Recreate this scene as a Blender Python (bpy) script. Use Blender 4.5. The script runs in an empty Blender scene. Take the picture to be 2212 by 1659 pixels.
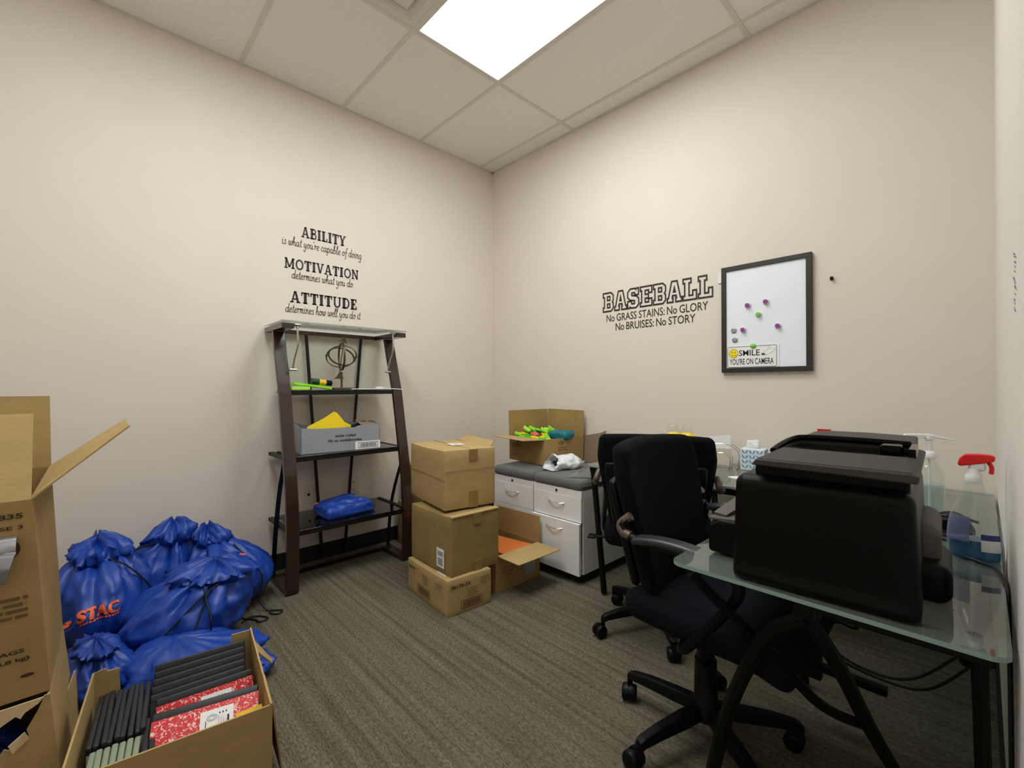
import bpy, bmesh, math, random
from mathutils import Vector, Matrix, Euler, noise

# ------------------------------------------------------------------ camera, light, exposure
SC = bpy.context.scene
COL = SC.collection
PI = math.pi
CAM = Vector((3.0136, -2.6363, 1.135))
YAW, PITCH, ROLL = -0.8100, 0.0050, -0.0021
FPX = 965.97
fw = Vector((math.sin(YAW) * math.cos(PITCH), math.cos(YAW) * math.cos(PITCH), math.sin(PITCH)))
rt0 = Vector((math.cos(YAW), -math.sin(YAW), 0))
up0 = rt0.cross(fw)
rt = rt0 * math.cos(ROLL) + up0 * math.sin(ROLL)
up = up0 * math.cos(ROLL) - rt0 * math.sin(ROLL)
cd = bpy.data.cameras.new('camera')
cam = bpy.data.objects.new('camera', cd)
COL.objects.link(cam)
m = Matrix.Identity(4)
for i in range(3):
    m[i][0], m[i][1], m[i][2], m[i][3] = rt[i], up[i], -fw[i], CAM[i]
cam.matrix_world = m
cd.sensor_fit = 'HORIZONTAL'
cd.sensor_width = 36.0
cd.lens = FPX / 2212.0 * 36.0
cd.clip_start = 0.01
cd.clip_end = 50
SC.camera = cam

LIGHT_STRENGTH = (13.2, 14.6)    # the room is lit by its two 2 x 4 ft ceiling panels
WORLD_LEVEL = 0.0
SC.view_settings.view_transform = 'Standard'
SC.view_settings.look = 'None'
SC.view_settings.gamma = 1.0
SC.view_settings.use_curve_mapping = False
SC.view_settings.exposure = 0.0
SC.cycles.max_bounces = 10
SC.cycles.diffuse_bounces = 6
SC.cycles.transparent_max_bounces = 16
SC.cycles.use_denoising = True
W = bpy.data.worlds.new('world')
SC.world = W
W.use_nodes = True
W.node_tree.nodes['Background'].inputs[0].default_value = (0.8, 0.85, 1, 1)
W.node_tree.nodes['Background'].inputs[1].default_value = WORLD_LEVEL

# room numbers
L, H, FRONT = 3.0536, 3.044, -3.38
TS, TA, TT = 0.1506, 0.9236, 0.61     # ceiling grid offsets

# ------------------------------------------------------------------ materials
def lin(c):
    out = []
    for v in c[:3]:
        v = v / 255.0
        out.append(v / 12.92 if v <= 0.04045 else ((v + 0.055) / 1.055) ** 2.4)
    return (out[0], out[1], out[2], 1.0)

def mat(name, rgb, rough=0.6, metal=0.0, vary=0.0, scale=20.0, bump=0.0, bscale=None, stretch=None,
        spec=0.5, sheen=0.0, coat=0.0, alpha=None):
    m = bpy.data.materials.new(name)
    m.use_nodes = True
    nt = m.node_tree
    b = nt.nodes['Principled BSDF']
    c = lin(rgb)
    b.inputs['Base Color'].default_value = c
    b.inputs['Roughness'].default_value = rough
    b.inputs['Metallic'].default_value = metal
    b.inputs['Specular IOR Level'].default_value = spec
    b.inputs['Sheen Weight'].default_value = sheen
    b.inputs['Coat Weight'].default_value = coat
    tc = nt.nodes.new('ShaderNodeTexCoord')
    mp = nt.nodes.new('ShaderNodeMapping')
    nt.links.new(tc.outputs['Object'], mp.inputs[0])
    if stretch:
        mp.inputs['Scale'].default_value = stretch
    if vary > 0:
        n = nt.nodes.new('ShaderNodeTexNoise')
        n.inputs['Scale'].default_value = scale
        n.inputs['Detail'].default_value = 5
        nt.links.new(mp.outputs[0], n.inputs['Vector'])
        r = nt.nodes.new('ShaderNodeValToRGB')
        r.color_ramp.elements[0].position = 0.3
        r.color_ramp.elements[1].position = 0.7
        r.color_ramp.elements[0].color = (c[0] * (1 - vary), c[1] * (1 - vary), c[2] * (1 - vary), 1)
        r.color_ramp.elements[1].color = (min(1, c[0] * (1 + vary)), min(1, c[1] * (1 + vary)), min(1, c[2] * (1 + vary)), 1)
        nt.links.new(n.outputs['Fac'], r.inputs[0])
        nt.links.new(r.outputs[0], b.inputs['Base Color'])
    if bump > 0:
        n2 = nt.nodes.new('ShaderNodeTexNoise')
        n2.inputs['Scale'].default_value = bscale or scale
        n2.inputs['Detail'].default_value = 4
        nt.links.new(mp.outputs[0], n2.inputs['Vector'])
        bp = nt.nodes.new('ShaderNodeBump')
        bp.inputs['Strength'].default_value = bump
        bp.inputs['Distance'].default_value = 0.01
        nt.links.new(n2.outputs['Fac'], bp.inputs['Height'])
        nt.links.new(bp.outputs[0], b.inputs['Normal'])
    return m

def thin_glass(name, tint, ior=1.45, rough=0.02, haze=0.0, hazecol=(200, 215, 205)):
    m = bpy.data.materials.new(name)
    m.use_nodes = True
    nt = m.node_tree
    nt.nodes.remove(nt.nodes['Principled BSDF'])
    out = nt.nodes['Material Output']
    tr = nt.nodes.new('ShaderNodeBsdfTransparent')
    tr.inputs[0].default_value = (tint[0], tint[1], tint[2], 1)
    gl = nt.nodes.new('ShaderNodeBsdfGlossy')
    gl.inputs['Roughness'].default_value = rough
    gl.inputs[0].default_value = (1, 1, 1, 1)
    fr = nt.nodes.new('ShaderNodeFresnel')
    fr.inputs[0].default_value = ior
    geo = nt.nodes.new('ShaderNodeNewGeometry')
    sub = nt.nodes.new('ShaderNodeMath')
    sub.operation = 'SUBTRACT'
    sub.inputs[0].default_value = 1.0
    nt.links.new(geo.outputs['Backfacing'], sub.inputs[1])
    mul = nt.nodes.new('ShaderNodeMath')
    mul.operation = 'MULTIPLY'
    nt.links.new(fr.outputs[0], mul.inputs[0])
    nt.links.new(sub.outputs[0], mul.inputs[1])
    base = tr.outputs[0]
    if haze > 0:
        df = nt.nodes.new('ShaderNodeBsdfDiffuse')
        df.inputs[0].default_value = lin(hazecol)
        mh = nt.nodes.new('ShaderNodeMixShader')
        mh.inputs[0].default_value = haze
        nt.links.new(tr.outputs[0], mh.inputs[1])
        nt.links.new(df.outputs[0], mh.inputs[2])
        base = mh.outputs[0]
    mx = nt.nodes.new('ShaderNodeMixShader')
    nt.links.new(mul.outputs[0], mx.inputs[0])
    nt.links.new(base, mx.inputs[1])
    nt.links.new(gl.outputs[0], mx.inputs[2])
    nt.links.new(mx.outputs[0], out.inputs[0])
    return m

def emit(name, rgb, strength):
    m = bpy.data.materials.new(name)
    m.use_nodes = True
    b = m.node_tree.nodes['Principled BSDF']
    b.inputs['Base Color'].default_value = (0.8, 0.8, 0.8, 1)
    b.inputs['Emission Color'].default_value = lin(rgb)
    b.inputs['Emission Strength'].default_value = strength
    return m

def carpet_mat():
    m = bpy.data.materials.new('loop_carpet')
    m.use_nodes = True
    nt = m.node_tree
    b = nt.nodes['Principled BSDF']
    b.inputs['Roughness'].default_value = 0.95
    b.inputs['Specular IOR Level'].default_value = 0.1
    tc = nt.nodes.new('ShaderNodeTexCoord')
    def nz(sc, scale, det=3):
        mp = nt.nodes.new('ShaderNodeMapping')
        mp.inputs['Scale'].default_value = sc
        nt.links.new(tc.outputs['Object'], mp.inputs[0])
        n = nt.nodes.new('ShaderNodeTexNoise')
        n.inputs['Scale'].default_value = scale
        n.inputs['Detail'].default_value = det
        nt.links.new(mp.outputs[0], n.inputs['Vector'])
        return n
    st = nz((0.55, 21, 1), 2.0, 5)
    fi = nz((0.35, 1, 1), 190, 2)
    bl = nz((1, 1, 1), 1.6, 3)
    r = nt.nodes.new('ShaderNodeValToRGB')
    e = r.color_ramp.elements
    e[0].position, e[0].color = 0.33, lin((88, 82, 69))
    e[1].position, e[1].color = 0.66, lin((115, 108, 94))
    a = r.color_ramp.elements.new(0.45)
    a.color = lin((102, 95, 81))
    nt.links.new(st.outputs['Fac'], r.inputs[0])
    r2 = nt.nodes.new('ShaderNodeValToRGB')
    r2.color_ramp.elements[0].position, r2.color_ramp.elements[0].color = 0.3, (0.55, 0.55, 0.55, 1)
    r2.color_ramp.elements[1].position, r2.color_ramp.elements[1].color = 0.7, (1.35, 1.35, 1.35, 1)
    nt.links.new(fi.outputs['Fac'], r2.inputs[0])
    mx = nt.nodes.new('ShaderNodeMix')
    mx.data_type = 'RGBA'
    mx.blend_type = 'MULTIPLY'
    mx.inputs[0].default_value = 1.0
    nt.links.new(r.outputs[0], mx.inputs[6])
    nt.links.new(r2.outputs[0], mx.inputs[7])
    r3 = nt.nodes.new('ShaderNodeValToRGB')
    r3.color_ramp.elements[0].position, r3.color_ramp.elements[0].color = 0.3, (0.85, 0.85, 0.85, 1)
    r3.color_ramp.elements[1].position, r3.color_ramp.elements[1].color = 0.7, (1.1, 1.1, 1.1, 1)
    nt.links.new(bl.outputs['Fac'], r3.inputs[0])
    mx2 = nt.nodes.new('ShaderNodeMix')
    mx2.data_type = 'RGBA'
    mx2.blend_type = 'MULTIPLY'
    mx2.inputs[0].default_value = 1.0
    nt.links.new(mx.outputs[2], mx2.inputs[6])
    nt.links.new(r3.outputs[0], mx2.inputs[7])
    nt.links.new(mx2.outputs[2], b.inputs['Base Color'])
    bp = nt.nodes.new('ShaderNodeBump')
    bp.inputs['Strength'].default_value = 0.5
    bp.inputs['Distance'].default_value = 0.004
    nt.links.new(fi.outputs['Fac'], bp.inputs['Height'])
    nt.links.new(bp.outputs[0], b.inputs['Normal'])
    return m

def marbled_mat(name, ca, cb, scale):
    m = bpy.data.materials.new(name)
    m.use_nodes = True
    nt = m.node_tree
    b = nt.nodes['Principled BSDF']
    b.inputs['Roughness'].default_value = 0.4
    tc = nt.nodes.new('ShaderNodeTexCoord')
    n = nt.nodes.new('ShaderNodeTexNoise')
    n.inputs['Scale'].default_value = scale
    n.inputs['Detail'].default_value = 3
    n.inputs['Distortion'].default_value = 1.2
    nt.links.new(tc.outputs['Object'], n.inputs['Vector'])
    r = nt.nodes.new('ShaderNodeValToRGB')
    e = r.color_ramp.elements
    e[0].position, e[0].color = 0.54, lin(ca)
    e[1].position, e[1].color = 0.61, lin(cb)
    nt.links.new(n.outputs['Fac'], r.inputs[0])
    nt.links.new(r.outputs[0], b.inputs['Base Color'])
    return m

M = {}
M['wall'] = mat('wall_paint', (222, 213, 203), 0.85, vary=0.015, scale=3, bump=0.03, bscale=250, spec=0.2)
M['wall2'] = mat('wall_paint_pale', (222, 216, 210), 0.85, vary=0.01, scale=3, bump=0.03, bscale=250, spec=0.2)
M['tile'] = mat('ceiling_tile', (236, 233, 228), 0.9, vary=0.02, scale=60, bump=0.1, bscale=220, spec=0.1)
M['tee'] = mat('ceiling_tee', (216, 211, 202), 0.6, spec=0.2)
M['vent'] = mat('vent_white', (214, 210, 202), 0.6)
M['carpet'] = carpet_mat()
M['base'] = mat('baseboard_rubber', (26, 23, 21), 0.6)
M['vinyl'] = mat('decal_vinyl', (38, 26, 21), 0.5)
M['vinyl_grey'] = mat('decal_vinyl_script', (70, 58, 48), 0.6)
M['wood'] = mat('dark_wood', (46, 29, 19), 0.28, vary=0.25, scale=5, stretch=(8, 8, 0.6), coat=0.3)
M['black_metal'] = mat('black_metal', (12, 11, 10), 0.42, spec=0.4)
M['desk_metal'] = mat('desk_black_metal', (9, 9, 9), 0.45, spec=0.18)
M['chrome'] = mat('chrome', (210, 208, 200), 0.15, metal=1.0)
M['bronze'] = mat('bronze', (104, 90, 76), 0.42, metal=0.75, vary=0.2, scale=25)
M['board'] = mat('cardboard', (178, 152, 104), 0.8, vary=0.07, scale=7, bump=0.06, bscale=60, stretch=(1, 1, 3), spec=0.2)
M['board2'] = mat('cardboard_brown', (162, 134, 87), 0.8, vary=0.08, scale=9, bump=0.06, bscale=50, spec=0.2)
M['board3'] = mat('cardboard_dull', (148, 126, 80), 0.75, vary=0.12, scale=6, bump=0.06, bscale=50, spec=0.2)
M['board_edge'] = mat('cardboard_torn', (214, 190, 148), 0.9, vary=0.1, scale=60)
M['tape'] = mat('packing_tape', (146, 120, 72), 0.25, spec=0.5)
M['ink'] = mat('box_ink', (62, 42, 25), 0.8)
M['ink_soft'] = mat('box_ink_soft', (104, 78, 46), 0.8)
M['paper'] = mat('paper_white', (240, 240, 240), 0.7)
M['paper_grey'] = mat('label_grey', (160, 160, 165), 0.7)
M['black_ink'] = mat('black_ink', (20, 20, 26), 0.6)
M['blue'] = mat('blue_nylon', (17, 62, 158), 0.46, vary=0.10, scale=8, bump=0.0)
M['cord'] = mat('black_cord', (14, 15, 22), 0.7)
M['orange_print'] = mat('orange_print', (238, 104, 52), 0.5)
M['white_metal'] = mat('white_laminate', (240, 239, 240), 0.35, vary=0.01, scale=5)
M['grey_metal'] = mat('cabinet_grey', (226, 225, 223), 0.4)
M['tweed'] = mat('grey_tweed', (98, 99, 101), 0.95, vary=0.18, scale=160, bump=0.3, bscale=350, sheen=0.2)
M['dark'] = mat('black_plastic', (9, 9, 11), 0.42, spec=0.2)
M['chair'] = mat('chair_fabric', (9, 10, 14), 0.95, vary=0.15, scale=200, bump=0.3, bscale=400, spec=0.15)
M['seat'] = mat('seat_fabric', (14, 17, 24), 0.95, vary=0.15, scale=200, bump=0.3, bscale=400, spec=0.15)
M['armpad'] = mat('arm_pad', (44, 47, 52), 0.35)
M['armtip'] = mat('arm_tip', (92, 78, 70), 0.35)
M['printer'] = mat('printer_black', (6, 6, 5), 0.36, spec=0.14)
M['printer_gloss'] = mat('printer_gloss', (4, 4, 4), 0.16, spec=0.12)
M['printer_grey'] = mat('printer_charcoal', (42, 40, 36), 0.55, vary=0.06, scale=250)
M['printer_brown'] = mat('printer_grey_panel', (84, 78, 73), 0.6)
M['glass'] = thin_glass('desk_glass', (0.60, 0.66, 0.62), 1.55, 0.02, haze=0.20, hazecol=(172, 182, 172))
M['glass_edge'] = mat('glass_edge', (134, 160, 150), 0.2)
M['glass_top'] = thin_glass('shelf_top_glass', (0.72, 0.76, 0.74), 1.55, 0.01)
M['glass_dark'] = thin_glass('smoked_glass', (0.32, 0.32, 0.29), 1.55, 0.02)
M['lime'] = mat('lime_card', (150, 226, 40), 0.5)
M['lime2'] = mat('lime_pale', (176, 240, 78), 0.5)
M['green'] = mat('green_pack', (96, 200, 30), 0.4)
M['dgreen'] = mat('dark_green', (24, 72, 48), 0.4)
M['yellow'] = mat('yellow_pack', (244, 200, 30), 0.4)
M['yellow_paper'] = mat('yellow_folder', (244, 212, 24), 0.45)
M['orange'] = mat('orange_folder', (226, 126, 58), 0.5)
M['red'] = marbled_mat('red_marble', (210, 24, 34), (244, 205, 200), 125)
M['black_cover'] = mat('black_notebook', (30, 31, 36), 0.55, vary=0.2, scale=120)
M['black_tape'] = mat('black_spine', (34, 35, 40), 0.5)
M['sage'] = mat('sage_notebook', (126, 140, 116), 0.55)
M['sage_light'] = mat('sage_spine', (142, 152, 130), 0.5)
M['notebox'] = mat('grey_carton', (146, 152, 158), 0.55, vary=0.04, scale=6)
M['notebox_in'] = mat('grey_carton_inside', (132, 112, 92), 0.8)
M['whiteboard'] = mat('whiteboard', (236, 240, 250), 0.22)
M['frame'] = mat('whiteboard_frame', (36, 31, 28), 0.4)
M['purple'] = mat('purple_magnet', (150, 48, 150), 0.4)
M['magbase'] = mat('magnet_base', (226, 220, 228), 0.3)
M['lgreen'] = mat('green_magnet', (110, 200, 60), 0.4)
M['silver'] = mat('silver_magnet', (168, 168, 166), 0.35, metal=0.6)
M['smile'] = mat('smile_yellow', (250, 220, 20), 0.5)
M['ivory'] = mat('outlet_ivory', (208, 202, 186), 0.45)
M['brownhole'] = mat('outlet_brown', (96, 44, 32), 0.5)
M['bagwhite'] = mat('plastic_white', (228, 229, 234), 0.4, bump=0.3, bscale=40)
M['foil'] = mat('silver_foil', (190, 192, 202), 0.25, metal=0.85, bump=0.15, bscale=30)
M['teal'] = mat('teal_film', (12, 108, 124), 0.3, bump=0.2, bscale=40)
M['redplastic'] = mat('red_plastic', (222, 30, 34), 0.3)
M['clear'] = thin_glass('clear_plastic', (0.93, 0.95, 0.94), 1.4, 0.05, haze=0.06, hazecol=(225, 228, 224))
M['gel'] = thin_glass('clear_gel', (0.80, 0.90, 0.88), 1.3, 0.03, haze=0.12, hazecol=(190, 215, 210))
M['bluegel'] = thin_glass('blue_liquid', (0.02, 0.42, 0.66), 1.3, 0.03, haze=0.35, hazecol=(0, 112, 168))
M['label_blue'] = mat('label_blue', (44, 58, 130), 0.5)
M['label_mix'] = thin_glass('label_film', (0.60, 0.64, 0.80), 1.3, 0.1, haze=0.5, hazecol=(140, 150, 190))
M['white_plastic'] = mat('white_plastic', (236, 236, 234), 0.35)
M['tissue'] = mat('tissue_box', (216, 226, 232), 0.6)
M['leafblue'] = mat('tissue_leaf', (118, 158, 188), 0.6)
M['snack'] = mat('snack_yellow', (250, 206, 40), 0.35)
M['cable'] = mat('cable_black', (12, 12, 14), 0.5)
M['scuff'] = mat('scuff_grey', (150, 142, 142), 0.8)
M['sheet'] = thin_glass('clear_sheet', (0.62, 0.63, 0.62), 1.45, 0.05, haze=0.25, hazecol=(170, 172, 170))
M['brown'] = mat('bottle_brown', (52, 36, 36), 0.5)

def crease(m, scale, strength, dist):
    nt = m.node_tree
    b = nt.nodes['Principled BSDF']
    tc = nt.nodes.new('ShaderNodeTexCoord')
    h = None
    for s, w in ((scale, 1.0), (scale * 2.7, 0.4)):
        n = nt.nodes.new('ShaderNodeTexNoise')
        n.noise_type = 'RIDGED_MULTIFRACTAL'
        n.inputs['Scale'].default_value = s
        n.inputs['Detail'].default_value = 2
        n.inputs['Distortion'].default_value = 0.6
        nt.links.new(tc.outputs['Object'], n.inputs['Vector'])
        mu = nt.nodes.new('ShaderNodeMath')
        mu.operation = 'MULTIPLY_ADD'
        mu.inputs[1].default_value = w
        mu.inputs[2].default_value = 0.0
        nt.links.new(n.outputs['Fac'], mu.inputs[0])
        if h is not None:
            nt.links.new(h, mu.inputs[2])
        h = mu.outputs[0]
    bp = nt.nodes.new('ShaderNodeBump')
    bp.inputs['Strength'].default_value = strength
    bp.inputs['Distance'].default_value = dist
    nt.links.new(h, bp.inputs['Height'])
    nt.links.new(bp.outputs[0], b.inputs['Normal'])
crease(M['blue'], 5.0, 1.0, 0.016)
crease(M['bagwhite'], 14.0, 0.8, 0.006)
crease(M['foil'], 16.0, 0.7, 0.004)

# ------------------------------------------------------------------ mesh builder
class MB:
    def __init__(self):
        self.bm = bmesh.new()

    def quad(self, *pts):
        vs = [self.bm.verts.new(Vector(p)) for p in pts]
        self.bm.faces.new(vs)

    def mesh(self, verts, faces):
        vs = [self.bm.verts.new(Vector(v)) for v in verts]
        for f in faces:
            try:
                self.bm.faces.new([vs[i] for i in f])
            except ValueError:
                pass

    def hexa(self, c):
        # c: 8 corners, bottom 4 (ccw) then top 4
        self.mesh(c, [(3, 2, 1, 0), (4, 5, 6, 7), (0, 1, 5, 4), (1, 2, 6, 5), (2, 3, 7, 6), (3, 0, 4, 7)])

    def box(self, c, s, mtx=None):
        x, y, z = c
        a, b, d = s[0] / 2, s[1] / 2, s[2] / 2
        pts = [(x - a, y - b, z - d), (x + a, y - b, z - d), (x + a, y + b, z - d), (x - a, y + b, z - d),
               (x - a, y - b, z + d), (x + a, y - b, z + d), (x + a, y + b, z + d), (x - a, y + b, z + d)]
        if mtx is not None:
            pts = [mtx @ Vector(p) for p in pts]
        self.hexa(pts)

    def bx(self, x0, x1, y0, y1, z0, z1):
        self.box(((x0 + x1) / 2, (y0 + y1) / 2, (z0 + z1) / 2), (x1 - x0, y1 - y0, z1 - z0))

    def slab(self, p0, p1, p2, p3, th):
        # a thin board from four corners, thickness along its normal (behind)
        p = [Vector(q) for q in (p0, p1, p2, p3)]
        n = (p[1] - p[0]).cross(p[3] - p[0]).normalized() * th
        self.hexa([q - n for q in p] + p)

    def prism(self, poly, frame, th):
        # poly: 2-D outline; frame(u, v, w) -> 3-D; extruded from w=0 to w=th
        n = len(poly)
        b0 = [self.bm.verts.new(frame(u, v, 0.0)) for u, v in poly]
        b1 = [self.bm.verts.new(frame(u, v, th)) for u, v in poly]
        self.bm.faces.new(list(reversed(b0)))
        self.bm.faces.new(b1)
        for i in range(n):
            j = (i + 1) % n
            self.bm.faces.new([b0[i], b0[j], b1[j], b1[i]])

    def tube(self, pts, r, seg=8, closed=False, flat=None):
        pts = [Vector(p) for p in pts]
        n = len(pts)
        rings = []
        prev = None
        for i, p in enumerate(pts):
            if closed:
                t = pts[(i + 1) % n] - pts[(i - 1) % n]
            else:
                t = pts[min(i + 1, n - 1)] - pts[max(i - 1, 0)]
            t.normalize()
            if prev is None:
                a = Vector((0, 0, 1)) if abs(t.z) < 0.9 else Vector((1, 0, 0))
                u = t.cross(a).normalized()
            else:
                u = (prev - t * prev.dot(t))
                u = u.normalized() if u.length > 1e-6 else t.orthogonal().normalized()
            prev = u
            v = t.cross(u)
            rr = r[i] if isinstance(r, (list, tuple)) else r
            ring = []
            for k in range(seg):
                an = 2 * PI * k / seg
                f = flat if flat else 1.0
                ring.append(self.bm.verts.new(p + u * (rr * math.cos(an)) + v * (rr * f * math.sin(an))))
            rings.append(ring)
        m = n if closed else n - 1
        for i in range(m):
            a, b = rings[i], rings[(i + 1) % n]
            for k in range(seg):
                self.bm.faces.new([a[k], a[(k + 1) % seg], b[(k + 1) % seg], b[k]])
        if not closed:
            self.bm.faces.new(list(reversed(rings[0])))
            self.bm.faces.new(rings[-1])

    def lathe(self, prof, c=(0, 0, 0), seg=24, mtx=None, sx=1.0, sy=1.0, cap=True):
        rings = []
        for r, z in prof:
            ring = []
            for k in range(seg):
                an = 2 * PI * k / seg
                p = Vector((c[0] + sx * r * math.cos(an), c[1] + sy * r * math.sin(an), c[2] + z))
                if mtx is not None:
                    p = mtx @ p
                ring.append(self.bm.verts.new(p))
            rings.append(ring)
        for i in range(len(rings) - 1):
            a, b = rings[i], rings[i + 1]
            for k in range(seg):
                self.bm.faces.new([a[k], a[(k + 1) % seg], b[(k + 1) % seg], b[k]])
        if cap:
            self.bm.faces.new(list(reversed(rings[0])))
            self.bm.faces.new(rings[-1])

    def rbox(self, c, s, r, inner=3, outer=3, mtx=None, fn=None):
        # rounded box made from a divided cube, optional deform fn(local point)
        h = [q / 2 for q in s]
        r = min(r, min(h) * 0.999)
        def samples(hh):
            i = hh - r
            lo = [-hh + r * k / outer for k in range(outer)]
            mid = [-i + 2 * i * k / inner for k in range(inner + 1)]
            return lo + mid + [-q for q in reversed(lo)]
        S = [samples(q) for q in h]
        cache = {}
        def vert(p):
            key = (round(p[0], 6), round(p[1], 6), round(p[2], 6))
            if key in cache:
                return cache[key]
            q = Vector(p)
            cl = Vector([max(-(h[i] - r), min(h[i] - r, p[i])) for i in range(3)])
            d = q - cl
            if d.length > 1e-9:
                # only round where the point lies in the shell
                q = cl + d.normalized() * r
            if fn:
                q = Vector(fn(q))
            q = q + Vector(c)
            if mtx is not None:
                q = mtx @ q
            v = self.bm.verts.new(q)
            cache[key] = v
            return v
        for ax in range(3):
            a1, a2 = (ax + 1) % 3, (ax + 2) % 3
            for sg in (-1, 1):
                for i in range(len(S[a1]) - 1):
                    for j in range(len(S[a2]) - 1):
                        pts = []
                        for (u, v) in ((i, j), (i + 1, j), (i + 1, j + 1), (i, j + 1)):
                            p = [0, 0, 0]
                            p[ax] = sg * h[ax]
                            p[a1] = S[a1][u]
                            p[a2] = S[a2][v]
                            pts.append(vert(p))
                        if sg < 0:
                            pts.reverse()
                        if len(set(pts)) == 4:
                            try:
                                self.bm.faces.new(pts)
                            except ValueError:
                                pass

    def build(self, name, m, parent=None, smooth=False, angle=None, bevel=0.0, recalc=True):
        if recalc:
            bmesh.ops.recalc_face_normals(self.bm, faces=self.bm.faces[:])
        if bevel > 0:
            ed = [e for e in self.bm.edges if len(e.link_faces) == 2 and e.calc_face_angle(0) > 0.6]
            bmesh.ops.bevel(self.bm, geom=ed, offset=bevel, segments=2, affect='EDGES', profile=0.5)
        if smooth:
            lim = angle if angle else 0.9
            for f in self.bm.faces:
                f.smooth = True
            for e in self.bm.edges:
                if len(e.link_faces) == 2 and e.calc_face_angle(0) > lim:
                    e.smooth = False
        me = bpy.data.meshes.new(name)
        self.bm.to_mesh(me)
        self.bm.free()
        me.materials.append(M[m] if isinstance(m, str) else m)
        o = bpy.data.objects.new(name, me)
        COL.objects.link(o)
        if parent is not None:
            o.parent = parent
        return o

def tag(o, label, cat, group=None):
    o['label'] = label
    o['category'] = cat
    if group:
        o['group'] = group
    return o

def thing(name, label, cat, loc=(0, 0, 0), rz=0.0, group=None, rot=None):
    o = bpy.data.objects.new(name, None)
    COL.objects.link(o)
    o.empty_display_size = 0.1
    o.location = loc
    o.rotation_euler = rot if rot else (0, 0, rz)
    return tag(o, label, cat, group)

def struct(o):
    o['kind'] = 'structure'
    return o

def dup(root, loc=None, rot=None, label=None):
    c = root.copy()
    COL.objects.link(c)
    if loc is not None:
        c.location = loc
    if rot is not None:
        c.rotation_euler = rot
    if label:
        c['label'] = label
    for ch in list(root.children):
        d = ch.copy()
        COL.objects.link(d)
        d.parent = c
        for g in list(ch.children):
            e = g.copy()
            COL.objects.link(e)
            e.parent = d
    return c

def catmull(pts, n=6, closed=False):
    pts = [Vector(p) for p in pts]
    out = []
    N = len(pts)
    rng = range(N) if closed else range(N - 1)
    for i in rng:
        if closed:
            p0, p1, p2, p3 = pts[(i - 1) % N], pts[i], pts[(i + 1) % N], pts[(i + 2) % N]
        else:
            p0, p1, p2, p3 = pts[max(i - 1, 0)], pts[i], pts[i + 1], pts[min(i + 2, N - 1)]
        for k in range(n):
            t = k / n
            out.append(0.5 * ((2 * p1) + (p2 - p0) * t + (2 * p0 - 5 * p1 + 4 * p2 - p3) * t * t
                              + (3 * p1 - p0 - 3 * p2 + p3) * t ** 3))
    if not closed:
        out.append(pts[-1])
    return out

# ------------------------------------------------------------------ writing
def font_geo(s, bold=0.0, xs=1.0, shear=0.0):
    cu = bpy.data.curves.new('t', 'FONT')
    cu.body = s
    cu.size = 1.0
    cu.offset = bold
    cu.shear = shear
    cu.resolution_u = 3
    ob = bpy.data.objects.new('t', cu)
    me = bpy.data.meshes.new_from_object(ob)
    v = [(p.co.x * xs, p.co.y) for p in me.vertices]
    f = [tuple(q.vertices) for q in me.polygons]
    bpy.data.objects.remove(ob)
    bpy.data.curves.remove(cu)
    bpy.data.meshes.remove(me)
    return v, f

def stroke(geo, pts, w, closed=False):
    # flat ribbon along 2-D points
    V, F = geo
    pts = [Vector((p[0], p[1])) for p in pts]
    n = len(pts)
    base = len(V)
    for i, p in enumerate(pts):
        if closed:
            a, b = pts[(i - 1) % n], pts[(i + 1) % n]
            d1 = (p - a).normalized()
            d2 = (b - p).normalized()
        else:
            d1 = (p - pts[i - 1]).normalized() if i > 0 else (pts[1] - p).normalized()
            d2 = (pts[i + 1] - p).normalized() if i < n - 1 else d1
        n1 = Vector((-d1.y, d1.x))
        n2 = Vector((-d2.y, d2.x))
        nn = n1 + n2
        nn = nn.normalized() if nn.length > 1e-6 else n1
        k = min(2.0, 1.0 / max(0.3, nn.dot(n1)))
        V.append(tuple(p + nn * (w / 2 * k)))
        V.append(tuple(p - nn * (w / 2 * k)))
    m = n if closed else n - 1
    for i in range(m):
        a, b = base + 2 * i, base + 2 * ((i + 1) % n)
        F.append((a, a + 1, b + 1, b))

def rect(geo, x0, x1, y0, y1):
    V, F = geo
    b = len(V)
    V.extend([(x0, y0), (x1, y0), (x1, y1), (x0, y1)])
    F.append((b, b + 1, b + 2, b + 3))

def arc(cx, cy, rx, ry, a0, a1, n=14):
    return [(cx + rx * math.cos(math.radians(a0 + (a1 - a0) * i / n)),
             cy + ry * math.sin(math.radians(a0 + (a1 - a0) * i / n))) for i in range(n + 1)]

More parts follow.
